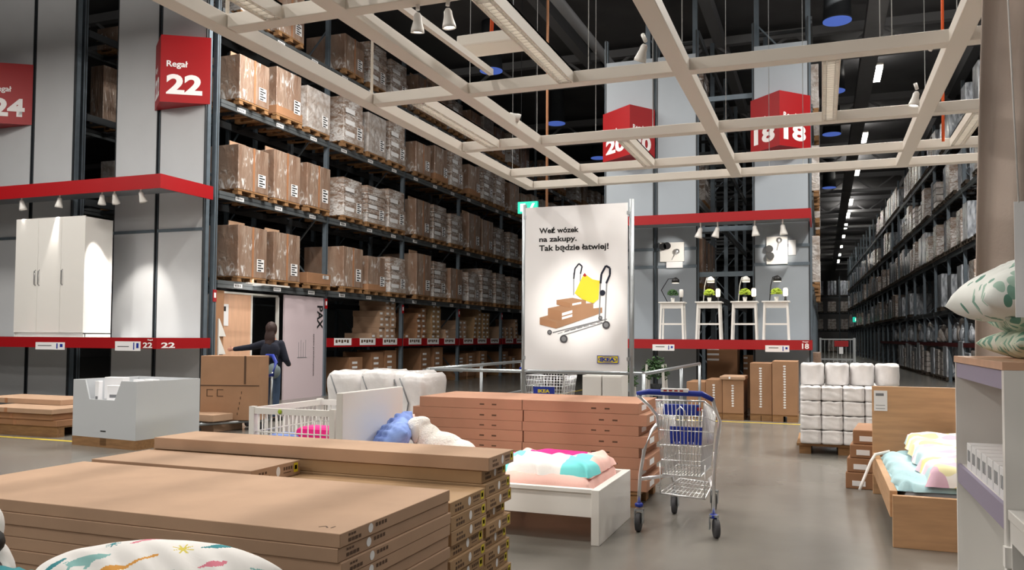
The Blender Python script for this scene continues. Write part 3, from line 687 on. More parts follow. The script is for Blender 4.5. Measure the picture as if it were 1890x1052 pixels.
# bedside tables with lamps and plants on the red shelf
def bedside():
    t = thing('side_table', 'x', 'table')
    MB().box(-.25, .25, -.18, .18, .7, .725).build('tabletop', 'white', t, bevel=.004)
    MB().box(-.21, .21, -.15, .15, .6, .7).build('drawer_box', 'white', t)
    for sx in (-1, 1):
        for sy in (-1, 1): MB().bar((sx * .2, sy * .14, .7), (sx * .225, sy * .16, 0), .035, .035).build('leg', 'white', t)
    MB().box(-.2, .2, -.165, -.145, .28, .31).box(-.2, .2, .145, .165, .28, .31).build('stretcher', 'white', t)
    return t
SX = (-2.73, -2.03, -1.37, -.8)
tb = bedside(); NTH = ('first', 'second', 'third', 'fourth')
for i, x in enumerate(SX):
    lb = 'white bedside table on the red shelf, %s from the poster side' % NTH[i]
    if i == 0: tb.location = (x, 16.2, 1.432); tb['label'] = lb; tb['group'] = 'bedside tables on the red shelf'
    else: dup(tb, (x, 16.2, 1.432), 0, lb, 'bedside tables on the red shelf')
    zt = 2.158
    t = thing('desk_lamp', 'jointed %s desk lamp with lit shade, on the %s bedside table' % ('black' if i in (0, 3) else 'white', NTH[i]), 'lamp', (x - .12, 16.28, zt), 0, 'desk lamps on the bedside tables')
    mk = 'black' if i in (0, 3) else 'white'
    MB().lathe((0, 0, 0), [(.055, 0), (.055, .012)], 16).build('base', mk, t)
    if i == 0: pts = [(0, 0, .01), (-.12, 0, .24), (.02, 0, .46), (.14, 0, .47)]; hd = (.16, 0, .42)
    else: pts = [(0, 0, .01), (.02, .02, .3), (.06, 0, .46), (.13, 0, .48)]; hd = (.14, 0, .42)
    MB().tube(pts, .009, 6).build('arm', mk, t)
    sh = MB().lathe(hd, [(.075, -.04), (.075, .02), (.03, .06), (.012, .07)], 18).build('shade', 'black' if i == 0 else mk, t)
    MB().lathe(hd, [(.068, -.045), (.068, .005)], 18).build('bulb', 'bulbglow', t)
    t = thing('potted_plant', 'lime-green potted plant on the %s bedside table' % NTH[i], 'plant', (x + .01, 16.14, zt), 0, 'potted plants on the bedside tables')
    MB().lathe((0, 0, 0), [(.03, 0), (.042, .08), (.036, .08)], 16).build('pot', 'white', t)
    b = MB()
    for e in range(90):
        a, c = rnd.uniform(0, 2 * PI), rnd.uniform(-.2, 1); s = math.sqrt(1 - min(1, c * c)); p = Vector((s * math.cos(a), s * math.sin(a), c)) * .085
        b.ell(p + Vector((0, 0, .15)), (.026, .026, .014), Matrix.Rotation(a, 3, 'Z'), 6, 4)
    b.build('foliage', 'leaf' if i == 0 else 'lime', t)
    t = thing('table_lamp', 'small lit white glass lamp on the %s bedside table' % NTH[i], 'lamp', (x + .17, 16.16, zt), 0, 'glass lamps on the bedside tables')
    MB().lathe((0, 0, 0), [(.035, 0), (.035, .01), (.02, .03), (.02, .1)], 14).build('base', 'black', t)
    MB().lathe((0, 0, .09), [(.03, 0), (.042, .02), (.042, .13), (.03, .155)], 16).build('lamp_shade', 'bulbglow' if i else 'white', t)
for i, (x, z, w_, h_, lb) in enumerate(((-2.92, 3.25, .5, .4, 'white wall board with round lamps, wide one behind the first bedside table'), (-.83, 3.22, .4, .55, 'white upright wall board with round lamps, behind the fourth bedside table'))):
    t = thing('wall_board', lb, 'display board', (x, 17.25, z))
    MB().box(-w_ / 2, w_ / 2, -.03, .03, -h_ / 2, h_ / 2).build('board', 'white', t)
    b = MB()
    for dx, dz in (((-.17, .1), (-.08, .12)) if i == 0 else ((-.14, .02), (-.12, -.12))): b.lathe((dx, -.03, dz), [(.03, 0), (.075, .1), (.075, .12)], 16, axis=(0, -1, 0))
    b.build('black_shade', 'black', t)
    MB().ell((.12 if i == 0 else .05, -.12, 0 if i == 0 else .19), (.055,) * 3).tube([(.1 if i == 0 else .04, -.1, -.02 if i == 0 else .17), (0, -.04, -.16 if i == 0 else 0)], .008, 6).build('globe', 'chrome', t)
    MB().box(-.12, .22, -.01, .0, -h_ / 2 - .13, -h_ / 2).build('info_card', 'paper', t) if i == 0 else MB().box(.22, .36, -.01, .0, -.1, .2).build('info_card', 'paper', t)
for i, (x, tg, pw) in enumerate(((-2.18, (-2.9, 17.2, 3.2), 70), (-1.86, (-2.0, 16.2, 2.2), 40), (-1.16, (-1.0, 16.3, 2.2), 40), (-.66, (-.8, 17.2, 3.2), 70))):
    spot(x, 16.0, 3.5, 3.8, 'white spot under the canopy over the bedside tables, %s along' % ORD[i], tg, pw, 34, 'spots under the red canopies', tilt=(-.3 if i < 2 else .1, .15, -1))
# cartons standing before the block
def up_carton(label, x0, x1, y0, y1, h, band=True, lid=False):
    t = thing('upright_carton', label, 'carton', ((x0 + x1) / 2, y0, 0), 0, 'upright cartons by the yellow line'); q = (x1 - x0) / 2
    b = MB()
    for yy in (.06, (y1 - y0) - .06): b.box(-q, q, yy - .05, yy + .05, .1, .12)
    for xx in (-q + .09, q - .09): b.box(xx - .09, xx + .09, 0, y1 - y0, 0, .1)
    b.build('pallet', 'pal', t)
    MB().box(-q, q, 0, y1 - y0, .12, h).build('carton', 'kraftd', t, bevel=.006)
    if band:
        b = MB(); z = .24; b.box(-.006, -.003, -.002, 0, .24, h - .08)
        while z < h - .08: b.box(-.03 + .01 * rnd.random(), .015, -.003, 0, z, z + .025); z += .045
        b.build('lettering', 'paper', t)
    return t
up_carton('shorter of the two big upright cartons right of the gap', -1.2, -.83, 15.2, 16.0, 1.02)
up_carton('taller of the two big upright cartons right of the gap', -.82, -.4, 15.15, 16.0, 1.06)
up_carton('low upright carton at the end of the tube railing', -2.32, -1.98, 15.25, 16.1, .66, False)
up_carton('middle low upright carton behind the shopping trolley', -1.97, -1.68, 15.2, 16.0, .71)
up_carton('low upright carton with a rolled carton on top', -1.67, -1.31, 15.15, 16.0, .71)
t = thing('carton_roll', 'rolled carton pack lying on the low upright carton', 'carton', (-1.5, 15.5, .712))
MB().box(-.22, .22, -.38, .3, 0, .07).build('carton', 'kraft', t, bevel=.02)
MB().box(-.06, -.03, -.383, -.38, .02, .06).build('sticker', 'paper', t)

# ------------------------------------------------------------------ long aisle rack on the far right
RR = Matrix.Translation((5.0, 0, 0)) @ Matrix.Rotation(.0273, 4, 'Z')
def rr(x, y, z=0): return RR @ Vector((x, y, z))
YR0, BR = 20.5, 2.93
rackR = rack('very long dark rack of film-wrapped bedding along the right of the aisle', rr(0, YR0), .0273, 24, BR, 1.1, [2.5, 4.4, 6.25, 8.1], -1, 9.7, False)
def bundle(kind):
    t = thing('wrapped_bundle', 'x', 'wrapped goods')
    if kind in ('bag', 'bagb'):
        b = MB().ell((0, 0, .3), (.17, .26, .3)).ell((0, .05, .55), (.1, .12, .16)).ell((0, -.12, .14), (.16, .2, .14)); b.build('bag', 'wrapG' if kind == 'bag' else 'wrapW', t)
        return t
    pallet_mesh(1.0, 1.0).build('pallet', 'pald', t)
    h = {'tower': 1.42, 'grey': 1.2, 'stack': 1.0, 'brown': 1.2}[kind]
    b = MB()
    if kind == 'tower':
        for y in (-.32, 0, .32): b.lathe((.1, y, .14), [(.15, 0), (.16, .05), (.155, h * .6), (.16, h - .06), (.1, h)], 12).lathe((-.25, y, .14), [(.15, 0), (.16, .05), (.16, h - .06), (.1, h)], 12)
    elif kind == 'stack':
        for i in range(4): b.box(-.45, .45, -.42 + .02 * (i % 2), .42, .14 + i * h / 4, .13 + (i + 1) * h / 4)
    else: b.box(-.46, .46, -.45, .45, .14, .14 + h)
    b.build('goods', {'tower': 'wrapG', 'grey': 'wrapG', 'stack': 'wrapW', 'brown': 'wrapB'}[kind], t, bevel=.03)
    return t
bund = Pool(bundle)
DB = {'tower': 'tall tubes of wrapped bedding', 'grey': 'grey film-wrapped block', 'stack': 'stacked wrapped bedding', 'brown': 'brown wrapped cartons', 'bag': 'bagged grey pillow', 'bagb': 'bagged white pillow'}
for lv, z in enumerate([0.02, 2.5, 4.4, 6.25, 8.1]):
    for bay in range(24):
        if lv == 4 and bay > 12: continue
        far = bay >= 9
        for q in range(2 if bay > 14 else 3):
            if lv == 0 and bay > 8: continue
            if lv == 1 and rnd.random() < (.45 if bay < 9 else .2): continue
            if rnd.random() < .12: continue
            kd = rnd.choice({0: ['grey', 'stack', 'grey'], 1: ['grey', 'brown', 'grey'], 2: ['tower', 'grey', 'tower', 'brown'], 3: ['tower', 'tower', 'stack', 'brown'], 4: ['tower', 'brown', 'grey']}[lv] if bay < 10 else ['stack', 'brown', 'tower', 'grey'])
            p = rr(.42, YR0 + bay * BR + .55 + q * (.92 if bay <= 14 else 1.5), z)
            if far: lb, g = 'small wrapped load far down the right side of the long aisle, beyond the ninth bay', 'far loads of the long aisle rack'
            else: lb, g = '%s, %s place of %s bay, %s, long aisle rack' % (DB[kd], POS[q], ORD[bay], 'floor level' if lv == 0 else ORD[lv - 1] + ' beam'), 'loads of the long aisle rack'
            bund.place(kd, p, PI + .0273 if kd != 'tower' else PI, lb, g, (1, .86, rnd.uniform(.75, 1.1)))
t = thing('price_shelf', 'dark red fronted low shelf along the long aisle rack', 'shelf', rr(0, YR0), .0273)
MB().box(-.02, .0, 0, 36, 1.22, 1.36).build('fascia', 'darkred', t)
for i in range(12): MB().box(.01, .98, i * BR + .09, (i + 1) * BR - .09, 1.3, 1.35).build('deck', 'dark', t)
for bay in range(10):
    for q in range(4):
        if rnd.random() < .2: continue
        p = rr(.2 + rnd.uniform(-.05, .1), YR0 + bay * BR + .35 + q * .72, 1.352); kd = rnd.choice(['bag', 'bagb', 'bag'])
        bund.place(kd, p, PI + rnd.uniform(-.4, .4), '%s on the low red shelf, %s place of %s bay, long aisle rack' % (DB[kd], ORD[q], ORD[bay]), 'bagged pillows on the low shelf', (1, 1, rnd.uniform(.8, 1.2)))
rackE = rack('dark rack closing the far end of the long aisle', (-3.6, 96, 0), PI / 2, 4, 2.7, 1.1, [2.4, 4.3, 6.1], -1, 8.2, False)
rackE.rotation_euler.z = -PI / 2; rackE.location = (-3.6, 96, 0)
for lv, z in enumerate((0.02, 2.4, 4.3, 6.1)):
    for q in range(6):
        if lv == 0 and q % 2: continue
        bund.place(['brown', 'stack', 'stack', 'tower'][lv], (-1.6 + q * 1.32, 96.5, z), PI / 2, 'pale wrapped load on the rack closing the far end of the aisle', 'loads on the far end rack', (1, 1, 1.1))
t = thing('service_cage', 'grey wire cage with small red signs standing in the long aisle', 'cage', (.5, 31, 0))
b = MB()
for x in (-.55, .55):
    for y in (-.4, .4): b.box(x - .03, x + .03, y - .03, y + .03, 0, 1.5)
for i in range(9): b.box(-.55 + i * .1375 - .006, -.55 + i * .1375 + .006, -.41, -.4, .1, 1.45)
for z in (.1, .75, 1.45): b.box(-.55, .55, -.42, -.39, z - .02, z + .02).box(-.55, .55, .39, .42, z - .02, z + .02)
b.build('frame', 'galv', t)
MB().box(-.1, .35, -.44, -.42, 1.2, 1.4).build('sign', 'red', t); MB().box(.05, .18, -.445, -.44, .95, 1.18).build('price_card', 'paper', t)
t = thing('exit_sign', 'green lit exit sign hanging above the far left aisle', 'sign', (-7.1, 20, 4.66))
MB().box(-.27, .27, -.04, .04, 0, .3).build('panel', 'exit', t)
MB().prism([(.05, .05), (.22, .05), (.22, .1), (.12, .1), (.2, .25), (.13, .25), (.08, .16)], (0, -.042, 0), (1, 0, 0), (0, 0, 1), (0, -1, 0), .002).box(-.2, -.06, -.044, -.041, .05, .25).build('pictogram', 'exitw', t)
MB().tube([(-.2, 0, .3), (-.2, 0, 6.3)], .006, 5).tube([(.2, 0, .3), (.2, 0, 6.3)], .006, 5).build('wire', 'dark', t)
t = thing('exit_sign', 'tiny green exit sign at the far end of the long aisle', 'sign', (2.9, 80, 3.0))
MB().box(-.3, .3, -.04, .04, 0, .45).build('panel', 'exit', t)
MB().box(-.1, .1, -.045, -.04, .1, .35).build('pictogram', 'exitw', t)
MB().tube([(0, 0, .45), (0, 0, 7.9)], .008, 5).build('wire', 'dark', t)

# ------------------------------------------------------------------ suspended white grid over the bed display
ZG = 3.5
t = thing('hanging_lattice', 'large suspended white lattice of beams hanging over the bed display', 'ceiling grid', (0, 0, ZG))
XS, YS = (-3.77, -2.85, -1.0, .9, 2.8), (.55, 2.5, 4.46, 6.37, 8.3, 9.82, 10.7)
for x in XS: MB().box(x - .065, x + .065, -3, 10.76, 0, .1).build('long_beam', 'cream', t, bevel=.006)
for y in YS:
    MB().box(-3.7, 4.4, y - .06, y + .06, .002, .098).build('cross_beam', 'cream', t, bevel=.006)
MB().box(-5.6, -3.83, 2.44, 2.56, 0, .1).build('cross_beam', 'cream', t, bevel=.006)
for x in (-2.62,): MB().bar((x - .05, 3.2, .16), (x + .05, 6.3, .16), .04, .05).build('cable_rail', 'cream', t)
for x, y in ((-3.77, 4.46), (-3.77, 6.37)): MB().tube([(x + .02, y, .1), (x + .02, y, ZC - ZG)], .014, 6).build('hanger_rod', 'cream', t)
for x, y in ((-3.77, 10.0), (-2.85, 6.5), (-2.85, 8.3), (-1.0, 6.37), (-1.0, 9.5), (.9, 6.4), (.9, 8.3), (-1.6, 8.3), (.5, 6.6), (.42, 6.6), (-2.2, 8.3), (-1.75, 6.37), (-.6, 10.7), (-.2, 10.7)): MB().tube([(x, y, .1), (x, y, ZC - ZG)], .004, 4).build('hanger_wire', 'galv', t)
def fixture(x, y0, y1, label, power):
    t = thing('grid_lamp', label, 'lamp', (x, (y0 + y1) / 2, ZG), 0, 'louvred lamps in the white grid'); h = (y1 - y0) / 2 - .07
    MB().box(-.065, -.055, -h, h, 0, .1).box(.055, .065, -h, h, 0, .1).box(-.065, .065, -h, h, .085, .1).build('housing', 'cream', t)
    MB().tube([(-.03, -h + .05, .06), (-.03, h - .05, .06)], .012, 8).tube([(.03, -h + .05, .06), (.03, h - .05, .06)], .012, 8).build('tube', 'tube', t)
    b = MB(); n = int(h * 2 / .055)
    for i in range(n): y = -h + (i + .5) * 2 * h / n; b.box(-.055, .055, y - .004, y + .004, .004, .04)
    for x_ in (-.03, .03): b.box(x_ - .003, x_ + .003, -h, h, .004, .04)
    b.build('louvre', 'white', t)
    light('lamp_light', 'AREA', (x, (y0 + y1) / 2, ZG - .02), power, t, (.16, h * 1.9), color=(1, .94, .86))
fx = [(-3.32, 2.5, 4.46, 'louvred lamp at the corner of the grid near the number 22 sign'), (-3.32, 6.37, 8.3, 'louvred lamp beside the grid edge facing rack 22'), (-1.92, 4.46, 6.37, 'louvred lamp in front of the orange hung unit'),
      (-1.92, 8.3, 9.82, 'louvred lamp in front of the number 20 sign'), (.08, 6.37, 8.3, 'louvred lamp right of the number 18 sign'), (1.35, 8.3, 9.82, 'louvred lamp nearest the curtain at the far grid edge'), (1.75, 6.37, 8.3, 'louvred lamp beside the curtain'),
      (-1.92, .55, 2.5, 'louvred lamp over the box stacks')]
for f_ in fx: fixture(*f_, GRID_W * (.45 if f_[1] < 1 else 1))
for i, (x, y, tg, pw, an, lb, tl) in enumerate(((-2.33, 4.5, (-2.6, 6.2, .5), 120, 40, 'left of the pair of white spots hanging from the grid', (-.1, .2, -1)), (-2.12, 4.5, (-2.0, 6.2, .45), 120, 40, 'right of the pair of white spots hanging from the grid', (.05, .1, -1)),
        (-1.13, 5.5, (-2.78, 9.68, 1.85), 800, 17, 'white spot on the middle grid beam before the number 20 sign', (-.4, .3, -1)), (.72, 7.3, (1.2, 7.4, .6), 60, 50, 'white spot below the right grid beam', (-.2, 0, -1)), (.74, 6.5, (.4, 6.2, .5), 60, 50, 'round white spot on the right grid beam', (-.9, -.3, -.4)), (-2.82, 7.5, (-3.2, 9.68, 2.6), 0, 40, 'small white spot adapter on the grid beam before rack 22', (.5, .3, -.2)))):
    spot(x, y, ZG - .1 if i < 4 else ZG + .12, ZG + .02, lb, tg, pw, an, 'spots on the white grid', tilt=tl, blend=1)
t = thing('hung_unit', 'flat white unit hung on an orange strap above the grid', 'ceiling unit', (-2.62, 6.42, 3.9))
MB().box(-.26, .26, -.15, .15, 0, .1).build('casing', 'cream', t, bevel=.015)
b = MB()
for i in range(9): b.box(-.22 + i * .05, -.19 + i * .05, -.12, .12, .1, .108)
b.build('grille', 'soffit', t)
MB().box(-.06, .24, -.02, .02, .1, .13).tube([(.0, 0, .12), (.03, .1, 2), (.02, .3, 7.1)], .018, 6).build('strap', 'orange', t)
t = thing('hanging_cable', 'orange cable hanging down at the right grid beam', 'cable', (1.13, 9, 0))
MB().tube([(0, 0, 3.4), (.01, 0, 5), (-.01, 0, ZC)], .014, 8).build('cable', 'orange', t)
t = thing('hanging_cable', 'thin reddish pipe hanging behind the grid over the far aisle', 'pipe', (-5.6, 17, 0))
MB().tube([(0, 0, 4.2), (0, 0, ZC)], .03, 8).build('pipe', 'tape', t)

# ------------------------------------------------------------------ poster and tube railing
YP, RZ = 9.7, 1.025
t = thing('tube_railing', 'grey tube railing enclosing the trolley bay below the poster', 'railing', (-3.4, YP, 0))
def rl(pts, name, r=.024): return MB().tube([(x + 3.4, y - YP, z) for x, y, z in pts], r, 10).build(name, 'galv', t)
rl([(-4.8, YP + .03, RZ), (-2.0, YP + .03, RZ)], 'front_rail', .022); rl([(-4.82, YP, RZ), (-4.96, 13.7, RZ)], 'side_rail'); rl([(-1.98, YP, RZ), (-1.93, 14.1, RZ)], 'side_rail')
rl([(-4.82, YP, .5), (-4.96, 13.7, .5)], 'low_rail'); rl([(-4.8, YP + .03, .5), (-2.0, YP + .03, .5)], 'low_rail')
for x, y in ((-4.82, YP), (-4.9, 11.7), (-4.96, 13.7), (-1.98, YP), (-1.95, 12.3), (-1.93, 14.1)): rl([(x, y, 0), (x, y, RZ)], 'post')
for x in (-3.5, -2.13): rl([(x, YP + .03, 0), (x, YP + .03, 3.12)], 'tall_post', .03)
PW, PH = 1.3, 2.02
t = thing('poster', 'white poster of a loaded trolley hanging between two tall posts', 'poster', (-3.465, YP - .03, 1.05))
MB().box(0, PW, -.006, .006, 0, PH).build('panel', 'paper', t)
b = MB()
for x in (-.005, PW + .005):
    for z in (.15, PH - .12): b.box(x - .015, x + .015, -.012, .03, z - .02, z + .02)
b.build('clip', 'galv', t)
def pp(x, y): return ((x - 55) / 515 * PW, (845 - y) / 805 * PH)
UX, UZ = Vector((1, 0, 0)), Vector((0, 0, 1))
for s_, a, c in (('Weź wózek', (128, 172), (330, 142)), ('na zakupy.', (128, 222), (320, 188)), ('Tak będzie łatwiej!', (128, 268), (478, 230))):
    p, q = pp(*a), pp(*c); txt(s_, (p[0], -.007, p[1]), UX, UZ, q[0] - p[0], q[1] - p[1], 'ink', t, 'lettering', .03, .001)
YL = [-.0075]
def flat(polys, mats, name):
    b = MB()
    for mi, poly in polys:
        YL[0] -= .0004
        b._f([b.bm.verts.new((pp(*p)[0], YL[0], pp(*p)[1])) for p in poly], mi)
    return b.build(name, mats, t)
def ringp(cx, cy, r, n=16): return [(cx + r * math.cos(2 * PI * i / n), cy + r * math.sin(2 * PI * i / n)) for i in range(n)]
def seg(a, c, w_=5):
    dx, dy = c[0] - a[0], c[1] - a[1]; L = math.hypot(dx, dy); nx, ny = -dy / L * w_ / 2, dx / L * w_ / 2
    return [(a[0] + nx, a[1] + ny), (c[0] + nx, c[1] + ny), (c[0] - nx, c[1] - ny), (a[0] - nx, a[1] - ny)]
po = [(3, seg((200, 662), (450, 600), 6)), (3, seg((250, 676), (460, 612), 5)), (3, seg((262, 655), (470, 596), 5))]
for i in range(7): po.append((3, seg((225 + i * 33, 668 - i * 9), (250 + i * 33, 660 - i * 8), 3)))
po += [(3, seg((306, 480), (306, 370), 4)), (4, seg((306, 400), (312, 350), 7)), (4, seg((312, 350), (332, 326), 7)), (4, seg((332, 326), (348, 340), 7)), (4, seg((348, 340), (340, 376), 7)), (3, seg((340, 376), (336, 480), 4))]
po += [(0, [(134, 588), (240, 560), (448, 540), (448, 560), (218, 640), (134, 622)]), (1, [(134, 588), (218, 612), (218, 642), (134, 622)]), (0, [(218, 612), (448, 545), (448, 565), (218, 642)]),
       (0, [(176, 542), (240, 530), (404, 518), (404, 560), (244, 606), (176, 590)]), (1, [(176, 542), (244, 556), (244, 606), (176, 590)]), (2, [(248, 566), (300, 552), (300, 566), (248, 580)]), (2, [(248, 586), (300, 572), (300, 584), (248, 598)]),
       (0, [(220, 502), (300, 492), (368, 506), (368, 528), (290, 542), (220, 524)]), (1, [(220, 502), (290, 518), (290, 542), (220, 524)]), (2, [(300, 520), (345, 512), (345, 522), (300, 530)])]
po += [(5, [(312, 470), (345, 400), (358, 376), (372, 384), (400, 404), (436, 412), (430, 500), (404, 520), (350, 500)]), (6, [(352, 384), (362, 372), (372, 386), (362, 392)])]
po += [(3, seg((434, 600), (440, 420), 6)), (3, seg((462, 608), (470, 425), 6)), (4, seg((440, 425), (444, 380), 10)), (4, seg((444, 380), (466, 340), 10)), (4, seg((466, 340), (486, 352), 10)), (4, seg((486, 352), (486, 384), 10)), (4, seg((486, 384), (468, 425), 10)), (4, ringp(450, 470, 14))]
for c in ((258, 692, 20), (468, 624, 19), (186, 660, 12), (440, 590, 10)): po += [(7, ringp(*c)), (3, ringp(c[0], c[1], c[2] * .6))]
flat(po, ['kraftd', 'kraftb', 'paper', 'soffit', 'navy', 'ylab', 'red', 'rubber'], 'trolley_picture')
flat([(0, [(424, 808), (528, 808), (528, 770), (424, 770)]), (1, [(427, 805), (525, 805), (525, 773), (427, 773)]), (0, [(476 + 46 * math.cos(a * PI / 12), 789 + 15 * math.sin(a * PI / 12)) for a in range(24)]),
      (1, [(476 + 42 * math.cos(a * PI / 12), 789 + 12.5 * math.sin(a * PI / 12)) for a in range(24)])], ['blue', 'ylab'], 'logo')
p, q = pp(440, 798), pp(512, 780); txt('IKEA', (p[0], YL[0] - .0005, p[1]), UX, UZ, q[0] - p[0], q[1] - p[1], 'blue', t, 'logo_lettering', .05, .001)
# things inside the railing
def wire_cart(label, x, y, rz=0):
    t = thing('shopping_trolley', label, 'trolley', (x, y, 0), rz)
    b = MB()
    for z, e in ((.9, 0), (.45, .06)): b.tube([(-.3 + e, 0, z), (.3 - e, 0, z), (.27 - e, .75, z), (-.27 + e, .75, z)], .008, 6, closed=True)
    for i in range(13):
        a = i / 12; b.tube([(-.3 + .6 * a, 0, .9), (-.24 + .48 * a, .01, .45)], .004, 4).tube([(-.27 + .54 * a, .75, .9), (-.21 + .42 * a, .74, .45)], .004, 4)
        b.tube([(-.3 + .03 * a, .75 * a, .9), (-.24 + .03 * a, .75 * a, .45)], .004, 4).tube([(.3 - .03 * a, .75 * a, .9), (.24 - .03 * a, .75 * a, .45)], .004, 4)
    for z in (.55, .65, .75, .83): b.tube([(-.28, 0, z), (.28, 0, z), (.25, .75, z), (-.25, .75, z)], .004, 4, closed=True)
    b.build('basket', 'chrome', t)
    MB().tube([(-.33, -.12, 1.0), (.33, -.12, 1.0)], .02, 8).build('handle', 'blue', t)
    b = MB()
    for s in (-1, 1): b.tube([(s * .3, -.12, 1.0), (s * .3, 0, .88), (s * .29, .05, .3), (s * .27, .02, .1)], .013, 6).tube([(s * .28, .05, .3), (s * .22, .75, .28), (s * .22, .75, .1)], .013, 6)
    b.build('frame', 'chrome', t)
    for s in (-1, 1):
        for yy in (.02, .75): MB().lathe((s * .26 - .015, yy, .06), [(.06, 0), (.06, .03)], 14, axis=(1, 0, 0)).build('wheel', 'rubber', t)
    MB().box(-.16, .16, -.012, -.006, .62, .74).build('name_plate', 'blue', t)
    txt('IKEA', (-.09, -.014, .655), UX, UZ, .18, .05, 'ylab', t, 'lettering', .04, .001)
    return t
wire_cart('chrome shopping trolley parked behind the railing below the poster', -3.75, 11.3)
for i, (x, lb) in enumerate(((-2.96, 'white cabinet behind the poster foot, on the left of two'), (-2.68, 'white cabinet behind the poster foot, on the right of two'))):
    t = thing('cabinet', lb, 'cabinet', (x, 11.2, 0), 0, 'white cabinets behind the poster')
    MB().box(-.135, .135, -.2, .2, 0, .935).build('body', 'white', t, bevel=.004)
    MB().box(-.13, .13, -.212, -.2, .03, .92).build('door', 'white', t, bevel=.003)
for i, (x, y, h) in enumerate(((-2.78, 12.2, .86), (-2.38, 12.6, 1.05))):
    t = thing('plant_stand', 'white trestle stand %s behind the railing' % ('low beside the cabinets' if i == 0 else 'tall with bushy plant'), 'stand', (x, y, 0))
    for s in (-1, 1):
        for v in (-1, 1): MB().bar((s * .12, v * .1, h), (s * .17, v * .16, 0), .035, .035).build('leg', 'white', t)
    MB().box(-.16, .16, -.12, .12, h * .55, h * .55 + .03).build('shelf', 'white', t); MB().box(-.14, .14, -.02, .02, h * .25, h * .25 + .03).build('stretcher', 'white', t)
    p = thing('potted_plant', 'bushy dark green plant on the %s white trestle stand' % ('low' if i == 0 else 'tall'), 'plant', (x, y, h * .55 + .031))
    MB().lathe((0, 0, 0), [(.07, 0), (.09, .14), (.08, .14)], 18).build('pot', 'dark', p)
    b = MB()
    for e in range(220):
        a, c = rnd.uniform(0, 2 * PI), rnd.uniform(-.5, 1); s = math.sqrt(1 - min(1, c * c)); r_ = rnd.uniform(.1, .2)
        P = Vector((s * math.cos(a) * r_, s * math.sin(a) * r_, .32 + c * r_ * 1.2)); b.ell(P, (.04, .02, .008), Matrix.Rotation(a, 3, 'Z') @ Matrix.Rotation(rnd.uniform(-.8, .8), 3, 'Y'), 6, 4)
    b.build('foliage', 'leaf', p)

# ------------------------------------------------------------------ shopping trolley in front
t = thing('shopping_trolley', 'tall chrome shopping trolley with blue handle beside the white bed', 'trolley', (-1.03, 6.2, 0))
MB().tube([(-.285, -.02, 1.03), (-.2, .0, 1.045), (.2, .0, 1.04), (.28, -.02, 1.0)], [.016, .022, .022, .016], 10).build('handle', 'blue', t)
hp = MB().box(-.1, .1, -.028, .02, 1.05, 1.075).build('card_holder', 'paper', t)
for e in range(4): MB().box(-.08 + e * .04, -.055 + e * .04, -.03, -.028, 1.055, 1.065).build('lettering', 'red', hp)
fr = MB()
for pts in ([(-.28, -.02, 1.02), (-.2, .06, .93), (-.155, .1, .86), (-.15, .1, .8)], [(-.15, .1, .8), (-.19, .06, .74), (-.235, .02, .6), (-.262, 0, .42), (-.272, 0, .2)],
            [(.28, -.02, 1.0), (.285, .04, .94), (.32, .06, .84), (.315, .06, .78), (.295, .04, .62), (.28, .01, .42), (.28, 0, .16)]):
    fr.tube(pts, .0135, 8)
fr.build('frame', 'chrome', t)
MB().tube([(-.265, .0, .385), (-.15, .3, .37), (-.12, .6, .33), (-.125, .72, .24), (-.125, .74, .17)], .014, 8).build('lower_tube', 'chrome', t)
MB().tube([(.275, .0, .36), (.2, .4, .35), (.17, .85, .3), (.165, .98, .2), (.165, 1.0, .17)], .014, 8).build('lower_tube', 'chrome', t)
b = MB(); T0, B0 = (.205, .09, .97), (.15, .25, .42)
top = [(-.16, .09, .98), (.2, .09, .98), (.19, .95, .84), (-.15, .95, .84)]; bot = [(-.13, .2, .4), (.16, .2, .4), (.15, .88, .38), (-.12, .88, .38)]
b.tube(top, .007, 6, closed=True).tube(bot, .006, 6, closed=True)
def lerp3(a, c, s): return Vector(a).lerp(Vector(c), s)
for side in range(4):
    A, B, C_, D_ = top[side], top[(side + 1) % 4], bot[side], bot[(side + 1) % 4]; n = (12, 16, 12, 16)[side]
    for i in range(n + 1): b.tube([lerp3(A, B, i / n), lerp3(C_, D_, i / n)], .003, 4)
    for j in (.2, .4, .6, .8): b.tube([lerp3(A, C_, j), lerp3(B, D_, j)], .003, 4)
for i in range(13): b.tube([lerp3(bot[0], bot[1], i / 12), lerp3(bot[3], bot[2], i / 12)], .003, 4)
b.build('basket', 'chrome', t)
b = MB(); low = [(-.13, .12, .27), (.2, .12, .25), (.17, .9, .24), (-.11, .9, .26)]
b.tube(low, .008, 6, closed=True)
for i in range(12): b.tube([lerp3(low[0], low[1], i / 11), lerp3(low[3], low[2], i / 11)], .0035, 4)
for i in range(5): b.tube([lerp3(low[0], low[3], i / 4), lerp3(low[1], low[2], i / 4)], .0035, 4)
for p in low: b.tube([p, (p[0] * 1.02, p[1], .5)], .005, 5)
b.build('bottom_rack', 'chrome', t)
st = MB().box(-.12, .16, .17, .2, .86, .945).build('seat_flap', 'blue', t, bevel=.008)
MB().tube([(-.02, .15, .82), (-.01, .14, .9), (.02, .14, .93), (.05, .14, .9), (.06, .15, .82)], .006, 6).build('seat_wire', 'chrome', st)
b = MB()
for i in range(8): b.box(-.12 + i * .037, -.088 + i * .037, .5, .51, .6, .74)
b.box(-.125, .175, .51, .515, .62, .74).build('child_seat', 'blue', t)
MB().box(.14, .17, .165, .17, .9, .925).build('coin_lock', 'red', t)
